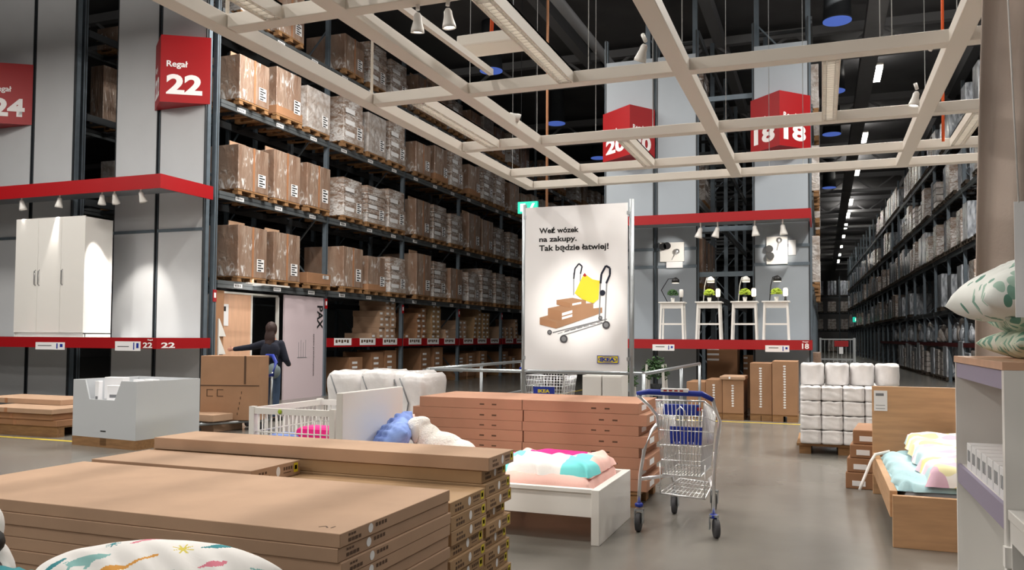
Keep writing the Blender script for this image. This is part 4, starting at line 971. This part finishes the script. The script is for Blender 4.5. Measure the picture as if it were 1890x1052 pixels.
for x, y, a, zt in ((-.27, 0, 0, .2), (.28, 0, .35, .16), (-.125, .74, 0, .18), (.165, 1.0, 0, .18)):
    ca = thing('x', 'x', 'x'); bpy.data.objects.remove(ca)
    wl = MB().lathe((x - .018 + .02 * (a > 0), y - .02, .07), [(.02, 0), (.066, .002), (.07, .01), (.07, .028), (.066, .036), (.02, .038)], 20, axis=(math.cos(a), math.sin(a), 0)).build('caster_wheel', 'rubber', t)
    MB().box(x - .03, x - .024, y - .04, y + .02, .06, .16).box(x + .028, x + .034, y - .04, y + .02, .06, .16).box(x - .03, x + .034, y - .03, y + .02, .15, .165).build('fork', 'galv', wl)
    if y == 0: MB().lathe((x, y, zt - .02), [(.028, 0), (.032, .01), (.032, .022), (.022, .03)], 16).build('collar', 'blue', wl)

# ------------------------------------------------------------------ white child bed and what is on it
BX0, BX1, BY0, BY1 = -3.6, -1.46, 5.63, 6.63
t = thing('bed', 'white low single bed with high headboard at the cardboard stack', 'bed', (BX1, BY0, 0)); LB = BX1 - BX0; WB = BY1 - BY0
MB().box(-.06, 0, 0, WB, 0, .385).build('footboard', 'white', t, bevel=.004)
MB().box(-LB, -LB + .06, 0, WB, 0, 1.0).build('headboard', 'white', t, bevel=.006)
for y in (.02, WB - .05): MB().box(-LB + .06, -.06, y, y + .03, .19, .375).box(-LB + .06, -.06, y - .015, y + .045, .36, .385).build('side_rail', 'white', t)
MB().box(-LB + .06, -.06, .05, WB - .05, .2, .22).build('base', 'white', t)
def soft(x0, x1, y0, y1, z0, h, nu=40, nv=30, amp=.012, seed=1, edge=.07, mfn=None, droop=None):
    r_ = random.Random(seed); ws = [(r_.uniform(3, 14), r_.uniform(3, 14), r_.uniform(0, 6), r_.uniform(.3, 1)) for _ in range(7)]
    Lx, Ly = x1 - x0, y1 - y0
    def fn(u, v):
        x, y = x0 + Lx * u, y0 + Ly * v; d = min(u * Lx, (1 - u) * Lx, v * Ly, (1 - v) * Ly)
        e = min(1, d / edge); pz = math.sqrt(max(0, 1 - (1 - e) ** 2))
        n = sum(math.sin(a * u * 3 + b_ * v * 3 + c) * w_ for a, b_, c, w_ in ws) * amp * e
        zz = z0 + h * pz + n * .6
        if droop: zz += droop(u, v)
        k_ = (1 - e) * sum(math.sin(a * (u + v) * 4 + c) * w_ for a, b_, c, w_ in ws) * amp * .6
        return Vector((x + k_, y + k_, max(z0, zz)))
    b = MB(); b.grid(fn, nu, nv, mfn)
    b.grid(lambda u, v: Vector((x0 + Lx * u, y0 + Ly * v, z0 - .001)), 1, 1)
    return b
t = thing('mattress', 'thick pink covered mattress on the white bed', 'mattress', (0, 0, 0))
soft(-3.53, -1.53, 5.7, 6.56, .225, .225, 60, 30, .008, 3, .08).build('cover', 'pink', t)
def patch(u, v):
    if v > .58: return 2 if .2 < u < .78 else 0
    if u > .9: return 0 if v > .35 else 3
    if u > .72: return 3
    if u < .2: return 3
    return 1
t = thing('folded_quilt', 'patchwork quilt in white, aqua and magenta on the pink mattress', 'quilt', (0, 0, 0))
soft(-2.35, -1.56, 5.78, 6.5, .44, .1, 60, 44, .012, 8, .1, patch).build('quilt', ['pink', 'cloth', 'magenta', 'cyan'], t)
t = thing('pink_blanket', 'deep pink blanket strip between the plush dog and the quilt', 'blanket', (0, 0, 0))
soft(-2.75, -2.36, 6.2, 6.55, .44, .05, 16, 16, .006, 5, .05).build('blanket', 'magenta', t)
def pillow_b(w_, d_, h_, nu=30, mfn=None, wr=.008, seed=2, rd=0):
    r_ = random.Random(seed); ws = [(r_.uniform(6, 22), r_.uniform(6, 22), r_.uniform(0, 6)) for _ in range(6)]
    b = MB()
    for s in (1, -1):
        def fn(u, v):
            a, c = 2 * u - 1, 2 * v - 1; tt = max(0, (1 - a ** 4) * (1 - c ** 4))
            n = sum(math.sin(p * a + q * c + o_) for p, q, o_ in ws) * wr * tt ** .3
            return Vector((w_ / 2 * a * (1 - .07 * (1 - c * c)), d_ / 2 * c * (1 - .07 * (1 - a * a)) * (1 - rd * a * a), s * (h_ / 2 * tt ** .45 + n * tt)))
        b.grid(fn, nu, nu, mfn)
    return b
t = thing('pillow', 'crumpled light blue printed pillow against the white headboard', 'pillow', (-3.37, 6.12, .6)); t.rotation_euler = (.25, -.75, .25)
pillow_b(.42, .62, .2, 30, None, .007).build('pillow', 'bluecl', t, weld=True)
t = thing('small_cushion', 'white and pink edged cushion behind the blue pillow', 'cushion', (-3.42, 6.35, .6)); t.rotation_euler = (.1, -1.1, .1)
pillow_b(.36, .36, .12).build('cushion', 'pink', t, weld=True)
t = thing('plush_dog', 'big white plush dog lying on the white bed', 'plush toy', (-3.06, 6.2, .45))
b = MB()
b.ell((.1, 0, .1), (.22, .12, .12)).ell((.28, 0, .07), (.14, .12, .09)).ell((-.02, 0, .16), (.13, .1, .12)).ell((-.1, -.02, .24), (.1, .09, .095)).ell((-.18, -.04, .19), (.07, .055, .05)).caps((-.08, -.08, .06), (-.27, -.12, .045), .045, .042).caps((-.08, .09, .06), (-.27, .1, .045), .045, .042).ell((-.06, -.02, .3), (.075, .06, .04))
b.caps((.36, .08, .06), (.46, .12, .05), .03, .022)
b.build('body', 'plush', t, remesh=.012)
for s in (-1, 1): MB().ell((-.08, -.02 + s * .085, .2), (.035, .022, .075)).build('ear', 'plushg', t)
MB().ell((-.25, -.045, .2), (.014, .02, .014)).build('nose', 'plushg', t)
for s in (-1, 1): MB().ell((-.19, -.04 + s * .035, .245), (.008,) * 3).build('eye', 'black', t)

# ------------------------------------------------------------------ white wire crate left of the bed
CXA, CXB, CYA, CYB = -4.46, -3.68, 5.72, 6.7
t = thing('wire_crate', 'white wire sided crate left of the white headboard', 'crate', (CXA, CYA, 0)); lx, ly = CXB - CXA, CYB - CYA
for x in (0, lx):
    for y in (0, ly): MB().box(x - .025, x + .025, y - .025, y + .025, 0, .86).build('post', 'white', t)
MB().box(0, lx, -.018, .018, .8, .85).box(0, lx, ly - .018, ly + .018, .8, .85).box(-.018, .018, 0, ly, .8, .85).box(lx - .018, lx + .018, 0, ly, .8, .85).build('rim', 'white', t)
b = MB()
for i in range(1, 13): x = lx * i / 13; b.tube([(x, 0, .1), (x, 0, .8)], .006, 5).tube([(x, ly, .1), (x, ly, .8)], .006, 5)
for i in range(1, 16): y = ly * i / 16; b.tube([(0, y, .1), (0, y, .8)], .006, 5).tube([(lx, y, .1), (lx, y, .8)], .006, 5)
for z in (.3, .65):
    b.tube([(0, 0, z), (lx, 0, z)], .006, 5).tube([(0, ly, z), (lx, ly, z)], .006, 5).tube([(0, 0, z), (0, ly, z)], .006, 5).tube([(lx, 0, z), (lx, ly, z)], .006, 5)
b.build('wire_side', 'white', t)
MB().box(0, lx, 0, ly, .08, .1).build('floor_board', 'white', t)
for i, (x, y, sx, sy, h, mk, lb) in enumerate(((.5, .6, .44, .5, .55, 'cloth', 'white folded bedding inside the wire crate'), (.48, .3, .4, .26, .58, 'magenta', 'pink folded cloth inside the wire crate'), (.2, .2, .3, .26, .52, 'bluecl', 'blue rolled cloth inside the wire crate'))):
    t = thing('folded_cloth', lb, 'bedding', (CXA + x, CYA + y, .102))
    MB().box(-sx / 2, sx / 2, -sy / 2, sy / 2, 0, h).build('cloth', mk, t, bevel=.05)
MB().ell((0, 0, 0), (.02, .008, .02)).build('price_dot', 'lime', bpy.data.objects['wire_crate'], loc=(.28, -.022, .825))

# ------------------------------------------------------------------ wrapped white packs behind the crate
def pack(label, x, y, wx, wy, z0, z1, rz=0, group='white wrapped packs', seed=1, sp=5, wob=.012):
    t = thing('wrapped_pack', label, 'wrapped pack', (x, y, z0), rz, group); H = z1 - z0; r_ = random.Random(seed); b = MB(); n = 36
    ws = [(r_.randint(2, 7), r_.uniform(1, 6), r_.uniform(0, 6)) for _ in range(5)]
    prof = [(0, 0), (.85, 0), (.97, .03), (1, .1), (1, .4), (.985, .7), (1.0, .9), (.95, .96), (.8, 1.0), (.4, .985), (0, .99)]
    def fn(u, v):
        k_ = v * (len(prof) - 1); i = min(int(k_), len(prof) - 2); f_ = k_ - i; R_ = prof[i][0] * (1 - f_) + prof[i + 1][0] * f_; Z_ = prof[i][1] * (1 - f_) + prof[i + 1][1] * f_
        a = 2 * PI * u; c, s = math.cos(a), math.sin(a); sq = 1 / (abs(c) ** sp + abs(s) ** sp) ** (1 / sp)
        wv = 1 + wob * sum(math.sin(p * a + q * Z_ * 3 + o_) for p, q, o_ in ws)
        return Vector((wx / 2 * R_ * c * sq * wv, wy / 2 * R_ * s * sq * wv, H * Z_ + .006 * math.sin(ws[0][0] * a) * (Z_ > .9)))
    b.grid(fn, n, 40); b.build('pack', 'bag', t, weld=True); return t
for i, (x, w_, z1, y) in enumerate(((-5.15, .46, 1.05, 8.45), (-4.7, .42, 1.07, 8.4), (-4.37, .34, 1.06, 8.5), (-4.12, .34, 1.05, 8.2))):
    p = pack('white film-wrapped bedding pack behind the wire crate, %s from the sign board' % ORD[i], x, y, w_, .62, .14, z1, 0, 'white wrapped packs behind the crate', i)
    MB().tube([(-.1, -.32, .1), (-.02, -.325, .6), (-.14, -.3, .86)], .008, 5).build('strap', 'soffit', p)
t = thing('timber_pallet', 'wooden pallet under the white packs behind the wire crate', 'pallet', (-4.65, 8.4, 0))
for y in (-.4, 0, .4): MB().box(-.8, .8, y - .06, y + .06, 0, .12).build('runner', 'pal', t)
MB().box(-.8, .8, -.46, .46, .12, .139).build('deck', 'pal', t)
# wrapped pallet with rolls by the yellow line
t = thing('timber_pallet', 'wooden pallet under the white wrapped rolls in the aisle', 'pallet', (.25, 11.75, 0))
for x in (-.46, 0, .46): MB().box(x - .07, x + .07, -.6, .6, 0, .1).build('runner', 'pal', t)
MB().box(-.56, .62, -.62, .62, .1, .13).build('deck', 'pal', t)
k = 0
for iz in range(4):
    for ix in range(4):
        k += 1; pack('white wrapped block in the lower pallet pile by the aisle, %s layer, %s across' % (ORD[iz], ORD[ix]), -.14 + ix * .253, 11.4, .252, .66, .131 + iz * .182, .131 + (iz + 1) * .182, 0, 'white wrapped blocks on the aisle pallet', 20 + k, 14, .004)
for i in range(4):
    pack('white wrapped roll standing atop the aisle pallet, %s from the cartons' % ORD[i], -.12 + i * .3, 11.45 + .06 * i, .29, .4, .86, 1.14, 0, 'white wrapped rolls atop the aisle pallet', 40 + i, 2.4, .005)
pack('tall white wrapped block behind the oak headboard on the aisle pallet', .74, 12.0, .36, .6, .131, .86, 0, 'white wrapped blocks on the aisle pallet', 90, 12, .004)

# ------------------------------------------------------------------ reddish carton stack behind the white bed
def flat_pack(name, label, x0, x1, y0, y1, z0, z1, mk, group, lab=None, dj=0):
    t = thing(name, label, 'carton', ((x0 + x1) / 2, (y0 + y1) / 2, z0), dj, group); hx, hy, h = (x1 - x0) / 2, (y1 - y0) / 2, z1 - z0
    MB().box(-hx, hx, -hy, hy, 0, h - .0015).build('carton', mk, t, bevel=.003)
    if lab == 'end':                                                # printed end with a white dot and yellow tag
        L = hy * 2; b = MB(); X = hx + .0008
        def q(a, c, z0_, z1_, mi): b.quad((X, -hy + L * a, h * z0_), (0, L * (c - a), 0), (0, 0, h * (z1_ - z0_)), mi)
        for a in (0, .06, .12, .18): q(.14 + a, .185 + a, .2, .42, 0)
        for a in (0, .06, .12): q(.14 + a, .18 + a, .56, .72, 0)
        b.build('lettering', 'inkb', t); b = MB()
        for a in (0, .05, .1, .15): q(.64 + a, .675 + a, .5, .72, 0)
        q(.64, .8, .3, .36, 0); b.build('lettering', 'inkb', t)
        b = MB(); q(.86, .95, .22, .86, 0); q(.88, .93, .4, .7, 1); b.build('yellow_tag', ['ylab', 'inkb'], t)
        b = MB(); b._f([b.bm.verts.new((X, -hy + L * .53 + .018 * math.cos(e * PI / 8) * min(1, L / .4), h * .52 + h * .33 * math.sin(e * PI / 8))) for e in range(16)], 0); b.build('white_dot', 'paper', t)
    elif lab == 'wide':
        L = hy * 2; b = MB(); X = hx + .0008
        def q(a, c, z0_, z1_, mi): b.quad((X, -hy + L * a, h * z0_), (0, L * (c - a), 0), (0, 0, h * (z1_ - z0_)), mi)
        for a in range(4): q(.06 + a * .025, .08 + a * .025, .2, .45, 0); q(.27 + a * .025, .288 + a * .025, .48, .75, 0)
        for a in range(3): q(.06 + a * .02, .075 + a * .02, .62, .78, 0)
        b.build('lettering', 'inkb', t)
        b = MB(); b._f([b.bm.verts.new((X, -hy + L * .23 + .018 * math.cos(e * PI / 8), h * .54 + h * .34 * math.sin(e * PI / 8))) for e in range(16)], 0); b.build('white_dot', 'paper', t)
        b = MB().bar((hx - .14, -hy + .07, h - .0012), (hx - .12, -hy + .09, h - .0012), .006, .001).bar((hx - .12, -hy + .09, h - .0012), (hx - .1, -hy + .07, h - .0012), .006, .001).bar((hx - .085, -hy + .07, h - .0012), (hx - .085, -hy + .1, h - .0012), .006, .001); b.build('top_mark', 'inkb', t)
    elif lab == 'red':
        MB().quad((hx + .0008, -hy + .12, h * .25), (0, .2, 0), (0, 0, h * .5)).build('end_label', 'paper', t)
        for e in (0, .12): MB().quad((hx - .42 + e, -hy - .0008, h * .36), (.045, 0, 0), (0, 0, h * .14)).build('hole_mark', 'inkb', t)
    return t
hh = [.1, .085, .1, .085, .1, .085, .1, .095]; z = .14
for i, h in enumerate(hh):
    dx = -.07 if i % 2 else 0
    flat_pack('flat_carton', 'reddish flat carton behind the white bed, %s up, in the pile beside the trolley' % ORD[i], -2.515 + dx * .3, -1.40 + dx, 7.0, 7.82, z, z + h, 'kraftr', 'reddish flat cartons', 'red')
    flat_pack('flat_carton', 'reddish flat carton behind the white bed, %s up, in the pile behind the plush dog' % ORD[i], -3.63 - dx, -2.525, 7.0 , 7.82, z, z + h, 'kraftr', 'reddish flat cartons', 'red')
    z += h
for x in (-3.08, -1.98):
    t = thing('timber_pallet', 'wooden pallet under the reddish carton pile %s' % ('behind the plush dog' if x < -2.5 else 'beside the trolley'), 'pallet', (x, 7.41, 0))
    for y in (-.33, 0, .33): MB().box(-.5, .5, y - .06, y + .06, 0, .11).build('runner', 'pal', t)
    MB().box(-.52, .52, -.4, .4, .11, .139).build('deck', 'pal', t)

# ------------------------------------------------------------------ flat carton stacks in the foreground
TA, zA = .054, .72
for i in range(12):
    z1 = zA - i * TA; j = rnd.uniform(-.006, .006) if i else 0
    flat_pack('wide_flat_carton', 'wide flat brown carton in the wide stack by the printed pillow, %s from the top' % ORD[i], -4.0 + j, -1.672 + j, 2.655 + j, 3.615 + j * .5, z1 - TA, z1, 'kraft', 'wide flat cartons of the front stack', 'wide')
MB().box(-4.0, -1.75, 2.72, 3.58, 0, zA - 12 * TA).build('timber_pallet', 'pal'); tag(bpy.data.objects['timber_pallet.%03d' % max([int(o.name[-3:]) for o in bpy.data.objects if o.name.startswith('timber_pallet.')])], 'low wooden base under the wide carton stack', 'pallet')
TB, zB = .0705, .645
for i in range(9):
    z1 = zB - i * TB; j = rnd.uniform(-.012, .012) if i else 0
    flat_pack('flat_carton', 'narrow carton with yellow tag in the middle stack, %s from the top' % ORD[i], -3.99 + j, -1.695 + j, 3.665, 4.115, z1 - TB, z1, 'kraftg', 'narrow cartons of the middle stack', 'end')
flat_pack('flat_carton', 'short carton lying flush on top of the middle stack', -3.99, -2.86, 3.66, 4.1, zB, .728, 'kraft', 'narrow cartons of the middle stack', 'end')
z1 = .8
for i in range(11):
    h = .072 if i else .074; j = (0, -.045, -.02, -.012, -.05, -.015, -.04, -.02, -.03, -.01, -.03)[i]
    flat_pack('flat_carton', 'narrow carton with yellow tag in the tallest back stack, %s from the top' % ORD[i], -3.99 + j * .3, -1.685 + j, 4.14 - j * .2, 4.52 + j * .2, z1 - h, z1, 'kraftg' if i else 'kraft', 'narrow cartons of the back stack', 'end')
    z1 -= h
# ------------------------------------------------------------------ printed pillow and plush toy at the lower left
t = thing('display_bench', 'low bench carrying the printed pillow before the wide carton stack', 'bench', (-1.85, 1.6, 0))
MB().box(-.9, .6, -.35, .35, .58, .62).build('seat', 'white', t)
for x in (-.85, .52):
    for y in (-.3, .28): MB().box(x, x + .05, y, y + .05, 0, .58).build('leg', 'white', t)
def blob_shapes():
    def el(cx, cy, rx, ry, a=0):
        c, s = math.cos(a), math.sin(a)
        return lambda x, y: (((x - cx) * c + (y - cy) * s) / rx) ** 2 + ((-(x - cx) * s + (y - cy) * c) / ry) ** 2 < 1
    sh = []
    # teal rhino-like beast: body, head, horn, legs
    def beast(cx, cy, s, mi, fl=1):
        s *= 1.35
        for e in ((0, 0, .5, .28, .1), (fl * .5, .12, .24, .18, .3), (fl * .72, .25, .06, .14, -.4), (-.3, -.3, .08, .2, 0), (.25, -.28, .08, .2, 0), (-fl * .55, .1, .12, .03, .5)): sh.append((mi, el(cx + e[0] * s, cy + e[1] * s, e[2] * s, e[3] * s, e[4])))
    def bird(cx, cy, s, mi):
        s *= 1.3
        for e in ((0, 0, .4, .22, .5), (.32, .28, .13, .13, 0), (-.4, -.25, .28, .08, .6)): sh.append((mi, el(cx + e[0] * s, cy + e[1] * s, e[2] * s, e[3] * s, e[4])))
    def longneck(cx, cy, s, mi):
        for e in ((-.3, -.1, .4, .14, .35), (.3, .22, .45, .06, .55), (.72, .5, .12, .07, .2)): sh.append((mi, el(cx + e[0] * s, cy + e[1] * s, e[2] * s, e[3] * s, e[4])))
    def star(cx, cy, s, mi):
        for q in range(4): sh.append((mi, el(cx, cy, s, s * .12, q * PI / 4)))
    beast(.2, .18, .2, 1); beast(.66, .05, .22, 4, -1); longneck(-.12, .3, .22, 2); beast(-.42, .38, .15, 4); bird(-.62, .42, .12, 1); star(.2, .5, .07, 5); bird(.46, .38, .12, 3); bird(.42, .62, .14, 1); bird(-.05, .66, .16, 3); longneck(-.5, .0, .16, 2); bird(-.75, .05, .14, 1); star(-.7, .2, .06, 5); bird(0, -.05, .12, 3); star(.86, .3, .07, 5); bird(.76, .5, .1, 4); star(.6, .7, .05, 2); beast(-.2, -.4, .2, 1); beast(.4, -.5, .2, 4); longneck(-.6, -.5, .2, 2); bird(.15, .8, .1, 2); star(-.3, .6, .05, 1); bird(-.3, .12, .1, 3)
    return sh
SH = blob_shapes()
def animals(u, v):
    x, y = (2 * u - 1) * .82, (2 * v - 1) * .8 - .08
    for mi, f_ in SH:
        if f_(x, y): return mi
    return 0
t = thing('pillow', 'white pillow printed with colourful animals before the wide carton stack', 'pillow', (-1.545, 1.55, .735)); t.rotation_euler = (.62, .0, .36)
pillow_b(.64, .56, .2, 150, animals, .002, 4, .34).build('pillow', ['cloth', 'teal', 'amber', 'rose', 'mint', 'ylab'], t, weld=True)
t = thing('plush_toy', 'black and white plush toy beside the printed pillow', 'plush toy', (-2.53, 1.86, .5)); t.rotation_euler.z = .3
MB().ell((0, 0, .16), (.14, .13, .17)).ell((.02, -.02, .34), (.095, .09, .1)).caps((.1, -.02, .2), (.17, -.04, .06), .045, .045).build('body', 'cloth', t, remesh=.012)
MB().ell((.05, -.04, .3), (.085, .075, .055)).caps((.1, -.05, .22), (.17, -.075, .08), .04, .04).build('dark_patch', 'black', t)
t = thing('cushion', 'teal cushion edge under the black and white toy', 'cushion', (-2.33, 1.76, .68))
pillow_b(.3, .3, .12, 30, None, .002).build('cushion', 'teal', t, weld=True)

# ------------------------------------------------------------------ oak bed on the right
OX0, OX1, OY0, OY1 = .44, 2.2, 6.38, 8.56
t = thing('bed', 'oak bed with plain high headboard at the right of the aisle', 'bed', (OX0, OY0, 0)); lx, ly = OX1 - OX0, OY1 - OY0
MB().box(.015, lx, 0, .05, 0, .36).build('footboard', 'oak', t, bevel=.003)
MB().box(0, lx, ly - .05, ly, 0, 1.01).build('headboard', 'oak', t, bevel=.003)
for x in (.0, lx - .05): MB().box(x, x + .05, .05, ly - .05, .2, .385).build('side_rail', 'oak', t, bevel=.003)
MB().box(.05, lx - .05, .05, ly - .05, .2, .23).build('base', 'oak', t)
t2 = MB().box(.015, .13, ly - .06, ly - .052, .78, .97).build('price_sheet', 'paper', t); MB().box(.03, .1, ly - .0615, ly - .06, .92, .945).box(.03, .11, ly - .0615, ly - .06, .8, .805).box(.03, .11, ly - .0615, ly - .06, .83, .835).build('lettering', 'soffit', t2)
t = thing('mattress', 'thin pale mattress on the oak bed under the blue sheet', 'mattress', (0, 0, 0))
soft(OX0 + .06, OX1 - .06, OY0 + .06, OY1 - .06, .235, .14, 30, 30, .003, 3, .05).build('cover', 'greybed', t)
t = thing('sheet', 'crumpled pale blue sheet along the edge of the oak bed', 'sheet', (0, 0, 0))
soft(OX0 + .055, 1.2, OY0 + .12, 8.3, .376, .07, 40, 60, .014, 12, .09).build('sheet', 'palecy', t)
t = thing('quilt', 'pastel circle-patterned quilt heaped on the oak bed', 'quilt', (0, 0, 0))
soft(.68, 2.1, OY0 + .1, 8.25, .42, .12, 46, 56, .014, 21, .1, None, lambda u, v: .1 * v).build('quilt', 'duvet', t)
t = thing('quilt_strap', 'white cord hanging over the side of the oak bed', 'cord', (0, 0, 0))
MB().tube([(.56, 8.12, .452), (.44, 8.1, .42), (.4, 8.05, .36), (.33, 7.95, .2), (.3, 7.9, .13)], .014, 6).build('strap', 'cloth', t)
for i, (x, y, z0, z1, r) in enumerate(((.2, 9.05, 0, .16, -.1), (.22, 9.05, .16, .3, -.12), (.24, 9.05, .3, .43, -.1), (.27, 9.08, .43, .57, -.1))):
    t = thing('flat_carton', 'brown carton piled behind the oak headboard, %s from the floor' % ORD[i], 'carton', (x + .3, y, z0), r, 'cartons behind the oak headboard')
    MB().box(-.26, .5, -.36, .4, 0, z1 - z0 - .002).build('carton', 'kraftb', t, bevel=.01)
    MB().box(-.2, -.08, -.364, -.36, .03, .08).build('sticker', 'paper', t)

# ------------------------------------------------------------------ white bookcase, bulbs, cushions, curtain
KX, KY0, KY1, KZ = .6, 3.36, 4.48, 1.374
t = thing('bookcase', 'white open bookcase with lilac shelf edges and bulb boxes', 'bookcase', (KX, KY0, 0)); L = KY1 - KY0
MB().box(0, .5, L - .02, L, 0, KZ - .03).build('side_panel', 'white', t); MB().box(0, .5, -.02, .02, 0, KZ - .03).build('side_panel', 'white', t)
MB().box(.48, .5, .02, L - .02, 0, KZ - .03).build('back_panel', 'white', t)
MB().box(-.005, .5, -.02, L, KZ - .03, KZ).build('top_board', 'beech', t, bevel=.002)
MB().box(.004, .022, .02, L - .02, KZ - .1, KZ - .032).build('top_rail', 'lilac', t)
for z in (.86, .33):
    sh = MB().box(.02, .48, .02, L - .02, z - .025, z).build('shelf', 'white', t); MB().box(.004, .02, .02, L - .02, z - .085, z).build('shelf_edge', 'lilac', sh)
b = MB()
for z in (1.2, .6, .5, .4, .25): b.lathe((.3, L - .0205, z), [(.006, 0), (.006, .0015)], 8, axis=(0, -1, 0))
b.build('shelf_holes', 'dark', t)
for i in range(7):
    t = thing('bulb_box', 'small white lamp bulb box on the bookcase shelf, %s from the aisle end' % ORD[i], 'box', (KX + .075, KY1 - .2 - i * .125, .861), 0, 'lamp bulb boxes on the bookcase shelf')
    MB().box(-.05, .3, -.055, .055, 0, .115).build('box', 'paper', t, bevel=.002)
    b = MB()
    for e in range(3): b.box(-.0515, -.05, -.03 + e * .025, -.022 + e * .025, .035, .085)
    b.build('lettering', 'soffit', t)
    b = MB()
    for e, mk in enumerate(('lime', 'ylab', 'orange', 'red')): b.box(-.03 - .0 * e, .0 + .008 * e, -.0565, -.055, .085 - e * .017, .098 - e * .017, e)
    b.build('energy_label', ['lime', 'ylab', 'orange', 'red'], t)
LX, LZ = .61, .858
t = thing('low_cabinet', 'lower white open cabinet joined to the white bookcase', 'cabinet', (LX, 2.3, 0)); L = 1.03
MB().box(0, .5, L - .03, L, 0, LZ - .03).build('side_panel', 'white', t); MB().box(0, .5, 0, .03, 0, LZ - .03).build('side_panel', 'white', t)
MB().box(-.005, .5, -.01, L + .005, LZ - .035, LZ).build('top_board', 'white', t, bevel=.003)
MB().box(0, .03, .03, L - .03, LZ - .11, LZ - .035).build('front_rail', 'white', t)
MB().box(.48, .5, .03, L - .03, 0, LZ - .035).build('back_panel', 'dark', t)
MB().box(-.02, .04, L - .02, L + .018, .66, .73).build('joint_clip', 'white', t)
for i, (x, y, z, w_, d_, h_, rot, mk, lb) in enumerate(((.98, 3.95, 1.425, .62, .7, .12, (0, 0, .05), 'leafcl2', 'folded leaf-patterned cushion at the bottom of the bookcase pile'), (1.0, 3.95, 1.515, .64, .66, .12, (.0, .03, -.06), 'leafcl2', 'leaf-patterned cushion in the middle of the bookcase pile'), (1.0, 3.9, 1.69, .94, .62, .24, (.0, -.22, .1), 'leafcl', 'large white cushion with green leaves atop the bookcase pile'))):
    t = thing('cushion', lb, 'cushion', (x, y, z + .012), 0, 'leaf cushions on the bookcase'); t.rotation_euler = rot
    pillow_b(w_, d_, h_, 36, None, .006, 30 + i).build('cushion', mk, t, weld=True)
    if i == 1: MB().box(-.33, -.28, -.2, -.17, .0, .05).build('care_tag', 'paper', t)
t = thing('price_sheet', 'white price sheet hanging on a cord before the cushions', 'price sheet', (.632, 3.3, 1.53))
MB().box(0, .3, -.002, .002, 0, .405).build('sheet', 'paper', t)
MB().tube([(.015, 0, .4), (-.01, 0, 1.2), (-.03, 0, 1.96)], .003, 5).build('cord', 'cloth', t)
ZK = 3.4
t = thing('curtain', 'long taupe curtain hanging behind the bookcase', 'curtain', (.7, 4.75, 0))
b = MB(); b.grid(lambda u, v: Vector((.02 + 1.6 * u + .07 * v ** 2, .045 * math.sin(u * 40 + .6 * math.sin(v * 4)) + .02 * math.sin(u * 13), .03 + ZK * v)), 160, 24)
b.build('cloth', 'curtain', t, solid=.006)
MB().tube([(-.02, 0, 3.455), (1.75, 0, 3.455)], .018, 8).build('rod', 'white', t)
b = MB()
for x in (.4, 1.0, 1.6): b.tube([(x, 0, 3.455), (x, 0, ZC)], .005, 4)
b.build('hanger', 'galv', t)

# ------------------------------------------------------------------ a thing of one mesh is that mesh itself
for e in [o for o in COL.objects if o.type == 'EMPTY' and len(o.children) == 1 and not o.children[0].children and o.children[0].type == 'MESH']:
    c = e.children[0]; nm = e.name; c.parent = None
    c.location, c.rotation_euler, c.scale = e.location.copy(), e.rotation_euler.copy(), e.scale.copy()
    for key in ('label', 'category', 'group'):
        if key in e: c[key] = e[key]
    bpy.data.objects.remove(e); c.name = nm
